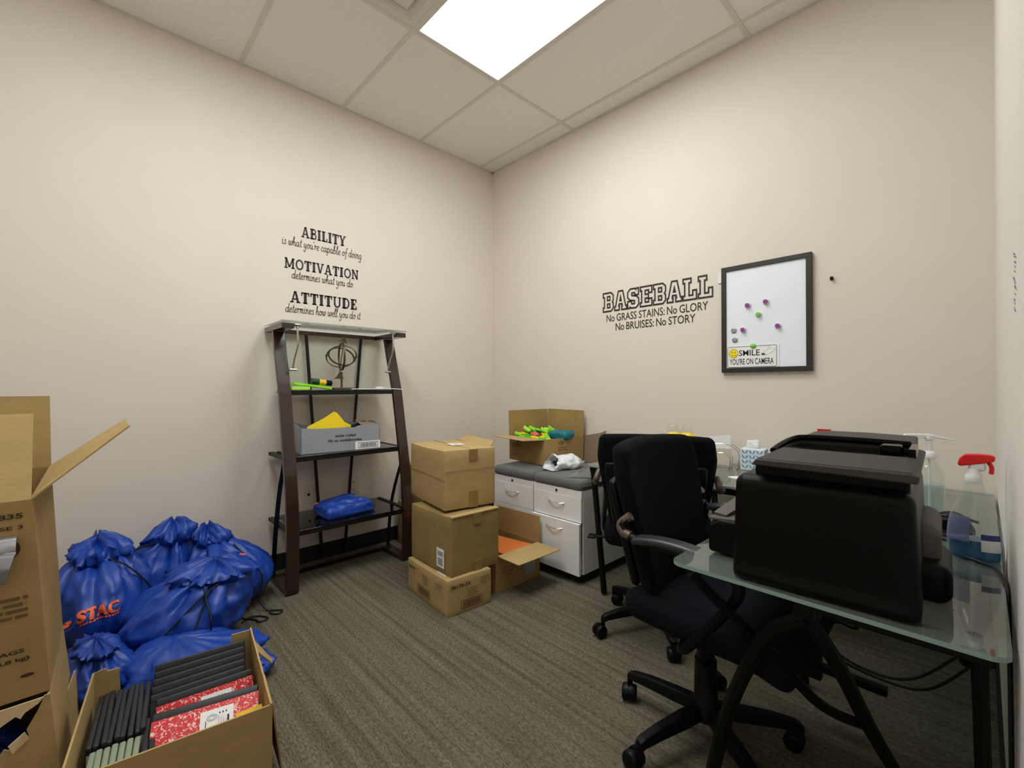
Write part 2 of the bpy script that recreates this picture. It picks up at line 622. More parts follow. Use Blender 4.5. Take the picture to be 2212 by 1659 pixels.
SW = 0.23     # slab stem width
def slab_glyph(ch):
    g = ([], [])
    def serif(x, y, w=0.40, t=0.11):
        rect(g, x - w / 2, x + w / 2, y - t / 2, y + t / 2)
    b, t = 0.055, 0.945
    if ch == 'I':
        stroke(g, [(0.22, 0), (0.22, 1)], SW + .03); serif(0.22, b); serif(0.22, t); return g, 0.44
    if ch == 'L':
        stroke(g, [(0.22, 0), (0.22, 1)], SW + .03); serif(0.22, t); rect(g, 0.02, 0.66, 0, 0.13); rect(g, 0.55, 0.66, 0, 0.36); return g, 0.68
    if ch == 'T':
        stroke(g, [(0.38, 0), (0.38, 1)], SW + .03); serif(0.38, b); rect(g, 0.02, 0.74, 0.87, 1); rect(g, 0.02, 0.13, 0.68, 1); rect(g, 0.63, 0.74, 0.68, 1); return g, 0.76
    if ch == 'A':
        stroke(g, [(0.14, 0), (0.40, 1)], 0.13); stroke(g, [(0.70, 0), (0.44, 1)], 0.19); rect(g, 0.22, 0.62, 0.26, 0.38)
        serif(0.15, b, 0.34); serif(0.71, b, 0.36); rect(g, 0.31, 0.53, 0.9, 1.0); return g, 0.88
    if ch == 'B':
        stroke(g, [(0.2, 0), (0.2, 1)], SW + .03); serif(0.2, b, .36); serif(0.2, t, .36)
        stroke(g, [(0.2, 0.94), (0.42, 0.94)] + arc(0.42, 0.74, 0.17, 0.2, 85, -90) + [(0.2, 0.54)], 0.13)
        stroke(g, [(0.2, 0.52), (0.45, 0.52)] + arc(0.45, 0.29, 0.2, 0.23, 85, -90) + [(0.2, 0.06)], 0.13)
        return g, 0.74
    if ch == 'Y':
        stroke(g, [(0.38, 0), (0.38, 0.45)], SW + .03); stroke(g, [(0.13, 1), (0.38, 0.42)], 0.18); stroke(g, [(0.66, 1), (0.40, 0.42)], 0.13)
        serif(0.38, b); serif(0.13, t, .32); serif(0.66, t, .3); return g, 0.80
    if ch == 'M':
        stroke(g, [(0.16, 0), (0.16, 1)], 0.14); stroke(g, [(0.86, 0), (0.86, 1)], 0.19)
        stroke(g, [(0.16, 1), (0.50, 0.12)], 0.17); stroke(g, [(0.86, 1), (0.50, 0.12)], 0.13)
        serif(0.16, b, .34); serif(0.86, b, .36); serif(0.12, t, .22); serif(0.90, t, .24); return g, 1.04
    if ch == 'N':
        stroke(g, [(0.16, 0), (0.16, 1)], 0.14); stroke(g, [(0.68, 0), (0.68, 1)], 0.14); stroke(g, [(0.16, 0.97), (0.68, 0.03)], 0.18)
        serif(0.16, b, .34); serif(0.68, t, .34); serif(0.12, t, .22); return g, 0.86
    if ch == 'V':
        stroke(g, [(0.14, 1), (0.40, 0.02)], 0.18); stroke(g, [(0.68, 1), (0.42, 0.02)], 0.13); serif(0.14, t, .34); serif(0.68, t, .32); return g, 0.82
    if ch == 'O':
        stroke(g, arc(0.44, 0.5, 0.33, 0.44, 0, 345, 22), 0.16, closed=True); return g, 0.88
    if ch == 'U':
        stroke(g, [(0.18, 1), (0.18, 0.34)] + arc(0.42, 0.34, 0.24, 0.28, 180, 360) + [(0.66, 1)], 0.15); serif(0.18, t, .34); serif(0.66, t, .30); return g, 0.84
    if ch == 'D':
        stroke(g, [(0.2, 0), (0.2, 1)], SW + .03); serif(0.2, b, .36); serif(0.2, t, .36)
        stroke(g, [(0.2, 0.935), (0.38, 0.935)] + arc(0.38, 0.5, 0.3, 0.435, 88, -88, 16) + [(0.2, 0.065)], 0.15); return g, 0.80
    if ch == 'E':
        stroke(g, [(0.2, 0), (0.2, 1)], SW + .03); rect(g, 0.02, 0.64, 0, 0.13); rect(g, 0.02, 0.62, 0.87, 1); rect(g, 0.2, 0.46, 0.45, 0.57)
        rect(g, 0.53, 0.64, 0, 0.32); rect(g, 0.51, 0.62, 0.70, 1); rect(g, 0.39, 0.47, 0.38, 0.64); return g, 0.70
    return g, 0.4

# a running brush script; x-height 0.5, ascender 1.0, descender -0.42
SCRIPT = {
 'a': ([[(.36, .42), (.22, .5), (.07, .34), (.08, .10), (.20, .02), (.32, .16), (.37, .46)], [(.37, .46), (.35, .12), (.42, .02), (.50, .10)]], .48),
 'b': ([[(.06, .30), (.16, .62), (.20, .95), (.12, .98), (.09, .7), (.09, .15), (.20, .02), (.33, .12), (.33, .36), (.22, .46), (.12, .34)]], .42),
 'c': ([[(.32, .40), (.22, .5), (.08, .36), (.08, .12), (.20, .02), (.36, .12)]], .36),
 'd': ([[(.36, .42), (.22, .5), (.07, .34), (.08, .10), (.20, .02), (.34, .18), (.40, .6), (.42, 1.0)], [(.40, .6), (.36, .12), (.43, .02), (.50, .10)]], .48),
 'e': ([[(.07, .22), (.26, .30), (.31, .42), (.20, .5), (.08, .36), (.08, .12), (.20, .02), (.36, .12)]], .36),
 'f': ([[(.38, .86), (.30, .98), (.22, .8), (.18, .3), (.14, -.3), (.04, -.38)], [(.06, .44), (.34, .46)]], .32),
 'g': ([[(.36, .42), (.22, .5), (.07, .34), (.08, .10), (.20, .02), (.34, .18), (.37, .46)], [(.37, .48), (.35, -.1), (.28, -.38), (.14, -.36), (.12, -.22)]], .46),
 'h': ([[(.05, .30), (.16, .66), (.20, .96), (.12, .98), (.10, .6), (.08, .02)], [(.09, .24), (.20, .46), (.31, .44), (.31, .12), (.37, .02), (.45, .10)]], .43),
 'i': ([[(.05, .42), (.12, .48), (.11, .12), (.18, .02), (.27, .12)], [(.13, .66), (.15, .72)]], .25),
 'l': ([[(.04, .28), (.16, .64), (.20, .94), (.12, .97), (.09, .6), (.10, .1), (.17, .02), (.26, .12)]], .25),
 'm': ([[(.04, .42), (.10, .48), (.09, .02)], [(.09, .26), (.18, .48), (.26, .44), (.25, .02)], [(.25, .26), (.34, .48), (.42, .44), (.41, .12), (.47, .02), (.55, .10)]], .53),
 'n': ([[(.04, .42), (.10, .48), (.09, .02)], [(.09, .24), (.20, .48), (.30, .44), (.30, .12), (.36, .02), (.44, .10)]], .42),
 'o': ([[(.22, .49), (.09, .38), (.08, .12), (.20, .02), (.33, .14), (.33, .38), (.22, .49), (.30, .38), (.42, .42)]], .40),
 'p': ([[(.04, .42), (.10, .48), (.09, 0), (.06, -.40)], [(.10, .34), (.22, .5), (.34, .38), (.32, .10), (.20, .02), (.10, .12)]], .40),
 'r': ([[(.04, .42), (.10, .50), (.10, .25), (.08, .02)], [(.09, .28), (.17, .48), (.28, .46), (.28, .38)]], .31),
 's': ([[(.06, .10), (.16, .02), (.26, .12), (.20, .28), (.13, .40), (.20, .52), (.26, .44)]], .31),
 't': ([[(.18, .86), (.13, .4), (.12, .12), (.19, .02), (.29, .10)], [(.03, .56), (.28, .58)]], .27),
 'u': ([[(.04, .42), (.10, .48), (.09, .14), (.18, .02), (.30, .16), (.33, .48)], [(.33, .48), (.32, .12), (.38, .02), (.46, .10)]], .44),
 'w': ([[(.04, .42), (.10, .48), (.09, .14), (.17, .02), (.27, .16), (.29, .48)], [(.29, .48), (.28, .14), (.36, .02), (.48, .20), (.46, .48), (.54, .42)]], .54),
 'y': ([[(.04, .42), (.10, .48), (.09, .14), (.18, .02), (.30, .18), (.33, .48)], [(.33, .48), (.31, -.1), (.24, -.38), (.10, -.36), (.09, -.22)]], .42),
 "'": ([[(.08, .92), (.05, .74)]], .14),
 ' ': ([], .24),
}
def script_geo(s, w=0.085):
    g = ([], [])
    x = 0.0
    for ch in s:
        st, adv = SCRIPT[ch]
        for pl in st:
            q = [Vector((p[0] + x + 0.10 * p[1], p[1], 0)) for p in pl]
            q = catmull(q, 4) if len(q) > 2 else q
            stroke(g, [(v.x, v.y) for v in q], w)
        x += adv
    return g

def slab_geo(s):
    V, F = [], []
    x = 0.0
    for ch in s:
        (v, f), adv = slab_glyph(ch)
        b = len(V)
        V.extend((p[0] + x, p[1]) for p in v)
        F.extend(tuple(i + b for i in q) for q in f)
        x += adv + 0.05
    return V, F

VARSITY = {
 'B': (.84, [[(0, 0), (.62, 0), (.80, .15), (.80, .42), (.72, .5), (.80, .58), (.80, .85), (.62, 1), (0, 1), (0, .78), (.1, .78), (.1, .22), (0, .22)],
            [(.34, .2), (.54, .2), (.54, .40), (.34, .40)], [(.34, .6), (.54, .6), (.54, .8), (.34, .8)]]),
 'A': (.92, [[(0, 0), (.36, 0), (.36, .2), (.31, .2), (.335, .31), (.565, .31), (.59, .2), (.54, .2), (.54, 0), (.9, 0), (.9, .2), (.83, .2), (.62, 1), (.28, 1), (.07, .2), (0, .2)],
            [(.39, .49), (.51, .49), (.45, .76)]]),
 'S': (.84, [[(0, 0), (.14, 0), (.18, .06), (.26, 0), (.62, 0), (.80, .16), (.80, .46), (.64, .60), (.30, .66), (.30, .78), (.50, .78), (.52, .66), (.78, .66), (.78, 1), (.64, 1), (.6, .94),
             (.52, 1), (.18, 1), (0, .84), (0, .56), (.16, .42), (.50, .36), (.50, .22), (.30, .22), (.26, .36), (0, .36)]]),
 'E': (.84, [[(0, 0), (.80, 0), (.80, .36), (.58, .36), (.58, .2), (.34, .2), (.34, .4), (.57, .4), (.57, .6), (.34, .6), (.34, .8), (.58, .8), (.58, .66), (.80, .66), (.80, 1), (0, 1), (0, .8), (.1, .8), (.1, .2), (0, .2)]]),
 'L': (.84, [[(0, 0), (.80, 0), (.80, .42), (.58, .42), (.58, .2), (.36, .2), (.36, .8), (.48, .8), (.48, 1), (0, 1), (0, .8), (.1, .8), (.1, .2), (0, .2)]]),
}
def varsity_geo(s, w=0.09):
    g = ([], [])
    x = 0.0
    for ch in s:
        adv, loops = VARSITY[ch]
        for lp in loops:
            stroke(g, [(p[0] + x, p[1]) for p in lp], w, closed=True)
        x += adv + 0.07
    return g

def fit(geo, width, height=None):
    V, F = geo
    x0, x1 = min(p[0] for p in V), max(p[0] for p in V)
    sx = width / (x1 - x0)
    sy = height if height else sx
    return [((p[0] - x0) * sx, p[1] * sy) for p in V], F

def decal(name, geo, o, u, v, n, m, parent, off=0.0012):
    o, u, v, n = Vector(o), Vector(u), Vector(v), Vector(n)
    b = MB()
    b.mesh([o + u * p[0] + v * p[1] + n * off for p in geo[0]], geo[1])
    ob = b.build(name, m, parent, recalc=False)
    me = ob.data
    if len(me.polygons) and me.polygons[0].normal.dot(n) < 0:
        me.flip_normals()
    return ob

def bars(rows):
    # grey rows of tiny print: (x0, x1, y, thickness) with word gaps
    g = ([], [])
    rnd = random.Random(5)
    for (x0, x1, y, t) in rows:
        x = x0
        while x < x1:
            w = min(rnd.uniform(1.5, 5.0) * t, x1 - x)
            rect(g, x, x + w, y, y + t)
            x += w + 0.6 * t
    return g

def barcode(w, h, frame=True, seed=1):
    g = ([], [])
    rnd = random.Random(seed)
    t = h * 0.07
    if frame:
        rect(g, 0, w, 0, t); rect(g, 0, w, h - t, h); rect(g, 0, t, 0, h); rect(g, w - t, w, 0, h)
    x = w * 0.10
    while x < w * 0.9:
        k = rnd.uniform(0.006, 0.02) * w
        rect(g, x, x + k, h * 0.16, h * 0.84)
        x += k + rnd.uniform(0.008, 0.02) * w
    return g
# ================================================================== THE ROOM
def room():
    t = 0.10
    b = MB(); b.bx(-t, L + t, FRONT - t, t, -t, 0); struct(b.build('floor', 'carpet'))
    b = MB(); b.bx(-t, 0, FRONT - t, t, 0, H + 0.15); struct(b.build('wall_left', 'wall'))
    b = MB(); b.bx(0, L, 0, t, 0, H + 0.15); struct(b.build('wall_back', 'wall'))
    b = MB(); b.bx(L, L + t, FRONT - t, t, 0, H + 0.15); struct(b.build('wall_right', 'wall2'))
    b = MB(); b.bx(0, L, FRONT - t, FRONT, 0, H + 0.15); struct(b.build('wall_front', 'wall'))
    # drop ceiling: 2 x 4 ft tiles, left open where the light and the vent sit
    ys = [0, -TS] + [-TS - TT * k for k in range(1, 6)] + [FRONT]
    xs = [0, TA, TA + 2 * TT, L]
    b = MB()
    for i in range(len(ys) - 1):
        for j in range(3):
            y1, y0 = ys[i], ys[i + 1]
            x0, x1 = xs[j], xs[j + 1]
            if i in (2, 4) and j == 1:
                continue                      # the two lights
            if i == 3 and j == 1:
                x0 = TA + TT                  # vent takes the first half of this bay
            b.bx(x0, x1, y0, y1, H, H + 0.02)
    b.bx(0, L, FRONT, 0, H + 0.12, H + 0.14)   # deck above the grid
    c = struct(b.build('ceiling', 'tile'))
    b = MB()
    w = 0.012
    for y in ys[1:-1]:
        b.bx(0, L, y - w, y + w, H - 0.004, H - 0.0002)
    for x in xs[1:-1]:
        b.bx(x - w, x + w, FRONT, 0, H - 0.0045, H - 0.0004)
    b.bx(TA + TT - w, TA + TT + w, ys[4], ys[3], H - 0.0045, H - 0.0004)
    q = 0.020
    b.bx(0, q, FRONT, 0, H - 0.003, H - 0.0002); b.bx(L - q, L, FRONT, 0, H - 0.003, H - 0.0002)
    b.bx(0, L, -q, 0, H - 0.003, H - 0.0002)
    struct(b.build('ceiling_grid', 'tee', c))
    # cove base
    for nm, bx in (('baseboard_left', (0, 0.008, FRONT, 0, 0, 0.10)), ('baseboard_back', (0, L, -0.008, 0, 0, 0.10)),
                   ('baseboard_right', (L - 0.008, L, FRONT, 0, 0, 0.10))):
        b = MB(); b.bx(*bx); struct(b.build(nm, 'base', bevel=0.002))

def ceiling_light(row, label):
    x0, x1 = TA + 0.012, TA + 2 * TT - 0.012
    y1, y0 = -TS - row * TT - 0.012, -TS - (row + 1) * TT + 0.012
    t = thing('ceiling_light', label, 'ceiling light', ((x0 + x1) / 2, (y0 + y1) / 2, H), group='recessed panel lights')
    a, c = (x1 - x0) / 2, (y1 - y0) / 2
    b = MB()
    f = 0.012
    b.bx(-a, a, -c, -c + f, -0.004, 0.05); b.bx(-a, a, c - f, c, -0.004, 0.05)
    b.bx(-a, -a + f, -c + f, c - f, -0.004, 0.05); b.bx(a - f, a, -c + f, c - f, -0.004, 0.05)
    b.bx(-a, a, -c, c, 0.05, 0.056)
    b.build('frame', 'vent', t)
    b = MB(); b.bx(-a + f, a - f, -c + f, c - f, 0.002, 0.006)
    b.build('diffuser', emit('lit_diffuser', (250, 255, 252), LIGHT_STRENGTH[0 if row == 1 else 1]), t)

def ceiling_vent():
    x0, y1 = TA + 0.012, -TS - 2 * TT - 0.012
    s = (TT - 0.024) / 2
    t = thing('ceiling_vent', 'square white air vent in the ceiling next to the light', 'vent', (x0 + s, y1 - s, H))
    b = MB()
    def ring(r0, z0, r1, z1):
        c0 = [(-r0, -r0, z0), (r0, -r0, z0), (r0, r0, z0), (-r0, r0, z0)]
        c1 = [(-r1, -r1, z1), (r1, -r1, z1), (r1, r1, z1), (-r1, r1, z1)]
        for i in range(4):
            j = (i + 1) % 4
            b.quad(c0[i], c0[j], c1[j], c1[i])
    ring(s, -0.003, s - 0.035, -0.003)
    ring(s - 0.035, -0.003, s - 0.10, 0.045)
    ring(s - 0.10, 0.045, 0.0, 0.05)
    ring(s, -0.003, s, 0.03)
    b.build('frame', 'vent', t)
    b = MB(); b.rbox((0, 0, 0.004), (2 * s - 0.16, 2 * s - 0.16, 0.012), 0.03, mtx=None)
    p = b.build('plaque', 'vent', t, smooth=True)

def wall_things():
    # three vinyl quotations on the left wall (text runs along +y)
    U, V_, N = (0, 1, 0), (0, 0, 1), (1, 0, 0)
    rows = [('ABILITY', -1.637, 0.293, 2.098, 0.069, "is what you're capable of doing", -1.752, 0.520, 2.040, 'top'),
            ('MOTIVATION', -1.738, 0.484, 1.883, 0.066, 'determines what you do', -1.695, 0.402, 1.832, 'middle'),
            ('ATTITUDE', -1.705, 0.438, 1.670, 0.073, 'determines how well you do it', -1.732, 0.494, 1.615, 'lowest')]
    for big, y, w, z, h, small, y2, w2, z2, pos in rows:
        t = thing('wall_decal', 'vinyl wall lettering reading %s, %s of the three sayings above the shelf' % (big, pos),
                  'wall decal', (0, y, z), group='sayings above the shelf')
        decal('headline', fit(slab_geo(big), w, h), (0.0, 0, 0), U, V_, N, 'vinyl', t)
        decal('script_line', fit(script_geo(small), w2, 0.058), (0.0, y2 - y, z2 - z - 0.009), U, V_, N, 'vinyl_grey', t)
    # BASEBALL on the back wall (text runs along +x)
    t = thing('wall_decal', 'black vinyl wall lettering reading BASEBALL with two lines below, beside the whiteboard', 'wall decal', (1.174, 0, 1.655))
    U, N = (1, 0, 0), (0, -1, 0)
    decal('headline', fit(varsity_geo('BASEBALL'), 0.768, 0.128), (0, 0, 0), U, V_, N, 'vinyl', t)
    def caps(s, small):
        V, F = [], []
        x = 0
        for wd in s.split(' '):
            for part, sc in ([(wd, 1.0)] if wd != 'No' else [('N', 1.0), ('o', 1.0)]):
                v, f = font_geo(part, bold=0.008)
                bb = len(V)
                x0 = min(p[0] for p in v)
                V.extend(((p[0] - x0) * sc + x, p[1] * sc) for p in v)
                F.extend(tuple(i + bb for i in q) for q in f)
                x = max(p[0] for p in V) + 0.07
            x += 0.22
        return V, F
    def up(s, x, w, z, h):
        g = caps(s, 1)
        top = max(p[1] for p in g[0])
        d = decal('line_of_text', fit(g, w, h / top), (x - 1.174, 0, z - 1.655), U, V_, N, 'vinyl', t)
    up('No GRASS STAINS: No GLORY', 1.206, 0.706, 1.582, 0.050)
    up('No BRUISES: No STORY', 1.280, 0.556, 1.517, 0.050)

    # whiteboard
    x0, x1, z0, z1 = 1.995, 2.433, 1.209, 1.803
    t = thing('whiteboard', 'small magnetic whiteboard in a dark frame on the wall', 'whiteboard', ((x0 + x1) / 2, 0, z0))
    a, h = (x1 - x0) / 2, z1 - z0
    f = 0.0255
    b = MB()
    b.bx(-a, a, -0.024, -0.002, 0, f); b.bx(-a, a, -0.024, -0.002, h - f, h)
    b.bx(-a, -a + f, -0.024, -0.002, f, h - f); b.bx(a - f, a, -0.024, -0.002, f, h - f)
    b.build('frame', 'frame', t, bevel=0.0015)
    b = MB(); b.bx(-a + f, a - f, -0.016, -0.003, f, h - f); b.build('writing_surface', 'whiteboard', t)
    S = -0.016
    mags = [(2.134, 1.574, 'purple', 'purple round magnet, upper left of the two nearest the board top'),
            (2.224, 1.582, 'purple', 'purple round magnet, highest of all on the whiteboard'),
            (2.281, 1.448, 'purple', 'purple round magnet closest to the right edge of the whiteboard'),
            (2.110, 1.443, 'purple', 'purple round magnet next to a silver magnet on the whiteboard'),
            (2.188, 1.518, 'lgreen', 'green round magnet in the middle of the whiteboard')]
    for x, z, c, lb in mags:
        k = thing('magnet', lb, 'magnet', (x, S, z), group='coloured magnets on the whiteboard')
        R = Matrix.Rotation(PI / 2, 4, 'X')
        b = MB(); b.lathe([(0.0165, 0), (0.0165, 0.004), (0.012, 0.008)], mtx=R, seg=24)
        b.build('base', 'magbase', k, smooth=True)
        b = MB(); b.lathe([(0.0105, 0.008), (0.0115, 0.014), (0.010, 0.019)], mtx=R, seg=20)
        b.build('knob', c, k, smooth=True)
    for x, z, lb in ((2.061, 1.443, 'upper silver magnet at the edge of the whiteboard'), (2.066, 1.390, 'lower silver magnet just above the smile sign')):
        R = Matrix.Rotation(PI / 2, 4, 'X')
        b = MB(); b.lathe([(0.0145, 0), (0.0145, 0.004), (0.010, 0.007), (0.010, 0.005), (0.004, 0.005)], mtx=R, seg=24)
        o = b.build('magnet', 'silver', smooth=True); o.location = (x, S, z)
        tag(o, lb, 'magnet', 'silver magnets on the whiteboard')
    # sign
    sx, sz, sw, sh = 2.028, 1.238, 0.246, 0.112
    k = thing('sign', 'white smile sign with a yellow face held by a green magnet', 'sign', (sx, S - 0.0016, sz))
    b = MB(); b.bx(-0.002, sw + 0.012, -0.0012, 0.0012, -0.002, sh + 0.006); b.build('card', 'paper', k)
    g = ([], [])
    r = 0.010
    loop = arc(sw - r, sh - r, r, r, 0, 90, 5) + arc(r, sh - r, r, r, 90, 180, 5) + arc(r, r, r, r, 180, 270, 5) + arc(sw - r, r, r, r, 270, 360, 5)
    stroke(g, loop, 0.0022, closed=True)
    decal('border', g, (0, -0.0012, 0), U, V_, N, 'black_ink', k, 0.0006)
    v, fc = font_geo('SMILE', bold=0.010); decal('lettering', fit((v, fc), 0.106, 0.0445), (0.059, -0.0012, 0.0615), U, V_, N, 'black_ink', k, 0.0006)
    v, fc = font_geo("YOU'RE ON CAMERA", bold=0.010); decal('lettering', fit((v, fc), 0.222, 0.046), (0.010, -0.0012, 0.014), U, V_, N, 'black_ink', k, 0.0006)
    g = ([], []); rr = [(0.031 + p[0], 0.076 + p[1]) for p in arc(0, 0, 0.0235, 0.0245, 0, 360, 28)]
    g[0].extend(rr[:-1]); g[1].append(tuple(range(len(rr) - 1)))
    decal('smiling_face', g, (0, -0.0012, 0), U, V_, N, 'smile', k, 0.0006)
    g = ([], [])
    stroke(g, [(0.031 + p[0], 0.076 + p[1]) for p in arc(0, 0, 0.0235, 0.0245, 0, 349, 28)], 0.0018, closed=True)
    stroke(g, [(0.031 + p[0], 0.076 + p[1]) for p in arc(0, 0.001, 0.015, 0.014, 205, 335, 12)], 0.0020)
    for ex in (-0.0075, 0.0075):
        e = [(0.031 + ex + p[0], 0.083 + p[1]) for p in arc(0, 0, 0.0020, 0.0036, 0, 330, 11)]
        n0 = len(g[0]); g[0].extend(e); g[1].append(tuple(range(n0, n0 + len(e))))
    decal('face_lines', g, (0, -0.0012, 0), U, V_, N, 'black_ink', k, 0.0010)
    g = ([], [])
    stroke(g, [(0.172, 0.068), (0.205, 0.090), (0.232, 0.098), (0.240, 0.088), (0.215, 0.070), (0.192, 0.060), (0.172, 0.068)], 0.0012)
    stroke(g, [(0.205, 0.092), (0.208, 0.110)], 0.0014); stroke(g, [(0.217, 0.096), (0.214, 0.110)], 0.0014)
    decal('camera_drawing', g, (0, -0.0012, 0), U, V_, N, 'paper_grey', k, 0.0006)
    g = ([], [])
    e = [(0.182 + p[0], 0.066 + p[1]) for p in arc(0, 0, 0.010, 0.006, 0, 345, 14)]
    g[0].extend(e); g[1].append(tuple(range(len(e))))
    decal('camera_lens', g, (0, -0.0012, 0), U, V_, N, 'ink_soft', k, 0.0010)
    k = thing('magnet', 'green magnet clip pinning the smile sign to the board', 'magnet', (2.160, S - 0.0024, 1.350))
    R = Matrix.Rotation(PI / 2, 4, 'X')
    b = MB(); b.lathe([(0.015, 0), (0.014, 0.006), (0.009, 0.010)], mtx=R, seg=18, sx=1.0, sy=0.8); b.build('body', 'lgreen', k, smooth=True)
    # small fixings on the wall
    b = MB(); b.bx(-0.014, 0.010, -0.006, -0.0005, -0.03, 0.03); o = b.build('adhesive_strip', 'white_plastic', bevel=0.002); o.location = (1.986, 0, 1.752)
    tag(o, 'white adhesive strip poking out beside the whiteboard frame', 'hook')
    b = MB(); b.rbox((0, -0.008, 0), (0.013, 0.014, 0.018), 0.004); b.tube([(0, -0.012, -0.006), (0, -0.02, -0.009), (0, -0.022, 0.0)], 0.002, 6)
    o = b.build('wall_hook', 'scuff', smooth=True); o.location = (2.512, 0, 1.657); o.data.materials[0] = M['dark']
    tag(o, 'tiny dark hook on the bare wall beyond the whiteboard', 'hook')
    b = MB(); b.rbox((0, -0.003, 0), (0.006, 0.005, 0.016), 0.002); o = b.build('wall_anchor', 'white_plastic', smooth=True); o.location = (1.149, 0, 1.387)
    tag(o, 'tiny white anchor stuck in the wall under the baseball lettering', 'anchor')
    # grey scuff marks on the right wall
    g = ([], [])
    for i in range(16):
        z = 0.0 + i * 0.0066
        dy = 0.020 * math.sin(i * 0.9) + 0.010 * math.sin(i * 2.3)
        stroke(g, [(dy - 0.016, z - 0.004), (dy + 0.018, z + 0.004)], 0.0022 if i % 3 else 0.0036)
    o = decal('scuff_mark', g, (L, -1.50, 1.262), (0, 1, 0), (0, 0, 1), (-1, 0, 0), 'scuff', None)
    tag(o, 'grey scuffed streak on the pale wall near the desk', 'scuff mark')
    # outlets behind the shelf
    def plate(nm, y, z, lb):
        k = thing(nm, lb, 'outlet', (0, y, z))
        b = MB(); b.rbox((0.003, 0, 0), (0.006, 0.072, 0.116), 0.003); b.build('cover_plate', 'ivory', k, smooth=True)
        return k
    k = plate('data_outlet', -1.592, 0.437, 'ivory wall plate with one brown jack behind the shelf')
    b = MB(); b.bx(0.0055, 0.0075, -0.009, 0.009, -0.010, 0.008); b.bx(0.0055, 0.0068, -0.003, 0.003, 0.018, 0.024); b.build('jack', 'brownhole', k)
    k = plate('power_outlet', -1.292, 0.444, 'ivory double power outlet on the wall behind the shelf')
    for s in (1, -1):
        b = MB(); b.lathe([(0.016, 0.0), (0.016, 0.003)], c=(0, 0, 0), mtx=Matrix.Translation((0.005, 0, 0.026 * s)) @ Matrix.Rotation(PI / 2, 4, 'Y'), sx=0.9)
        r = b.build('receptacle', 'ivory', k, smooth=True)
        b = MB(); b.bx(0.0078, 0.0085, -0.007, -0.004, 0.026 * s - 0.002, 0.026 * s + 0.008); b.bx(0.0078, 0.0085, 0.004, 0.007, 0.026 * s - 0.002, 0.026 * s + 0.006)
        b.bx(0.0078, 0.0085, -0.002, 0.002, 0.026 * s - 0.010, 0.026 * s - 0.006)
        b.build('slot', 'ink', r)

room()
ceiling_light(1, 'bright recessed panel light in the drop ceiling, between the vent and the back wall')
ceiling_light(3, 'bright recessed panel light in the drop ceiling, on the door side of the vent')
ceiling_vent()
wall_things()
# ================================================================== LADDER SHELF AND WHAT STANDS ON IT
YL, YR, LW = -1.855, -1.085, 0.065
LEGX = [(0.0, .43), (.15, .437), (.29, .438), (.5, .425), (.65, .398), (.8, .366), (.95, .335), (1.11, .300), (1.22, .262), (1.33, .226), (1.46, .185)]
def legx(z):
    for (z0, x0), (z1, x1) in zip(LEGX, LEGX[1:]):
        if z <= z1:
            return x0 + (x1 - x0) * (z - z0) / (z1 - z0)
    return LEGX[-1][1]

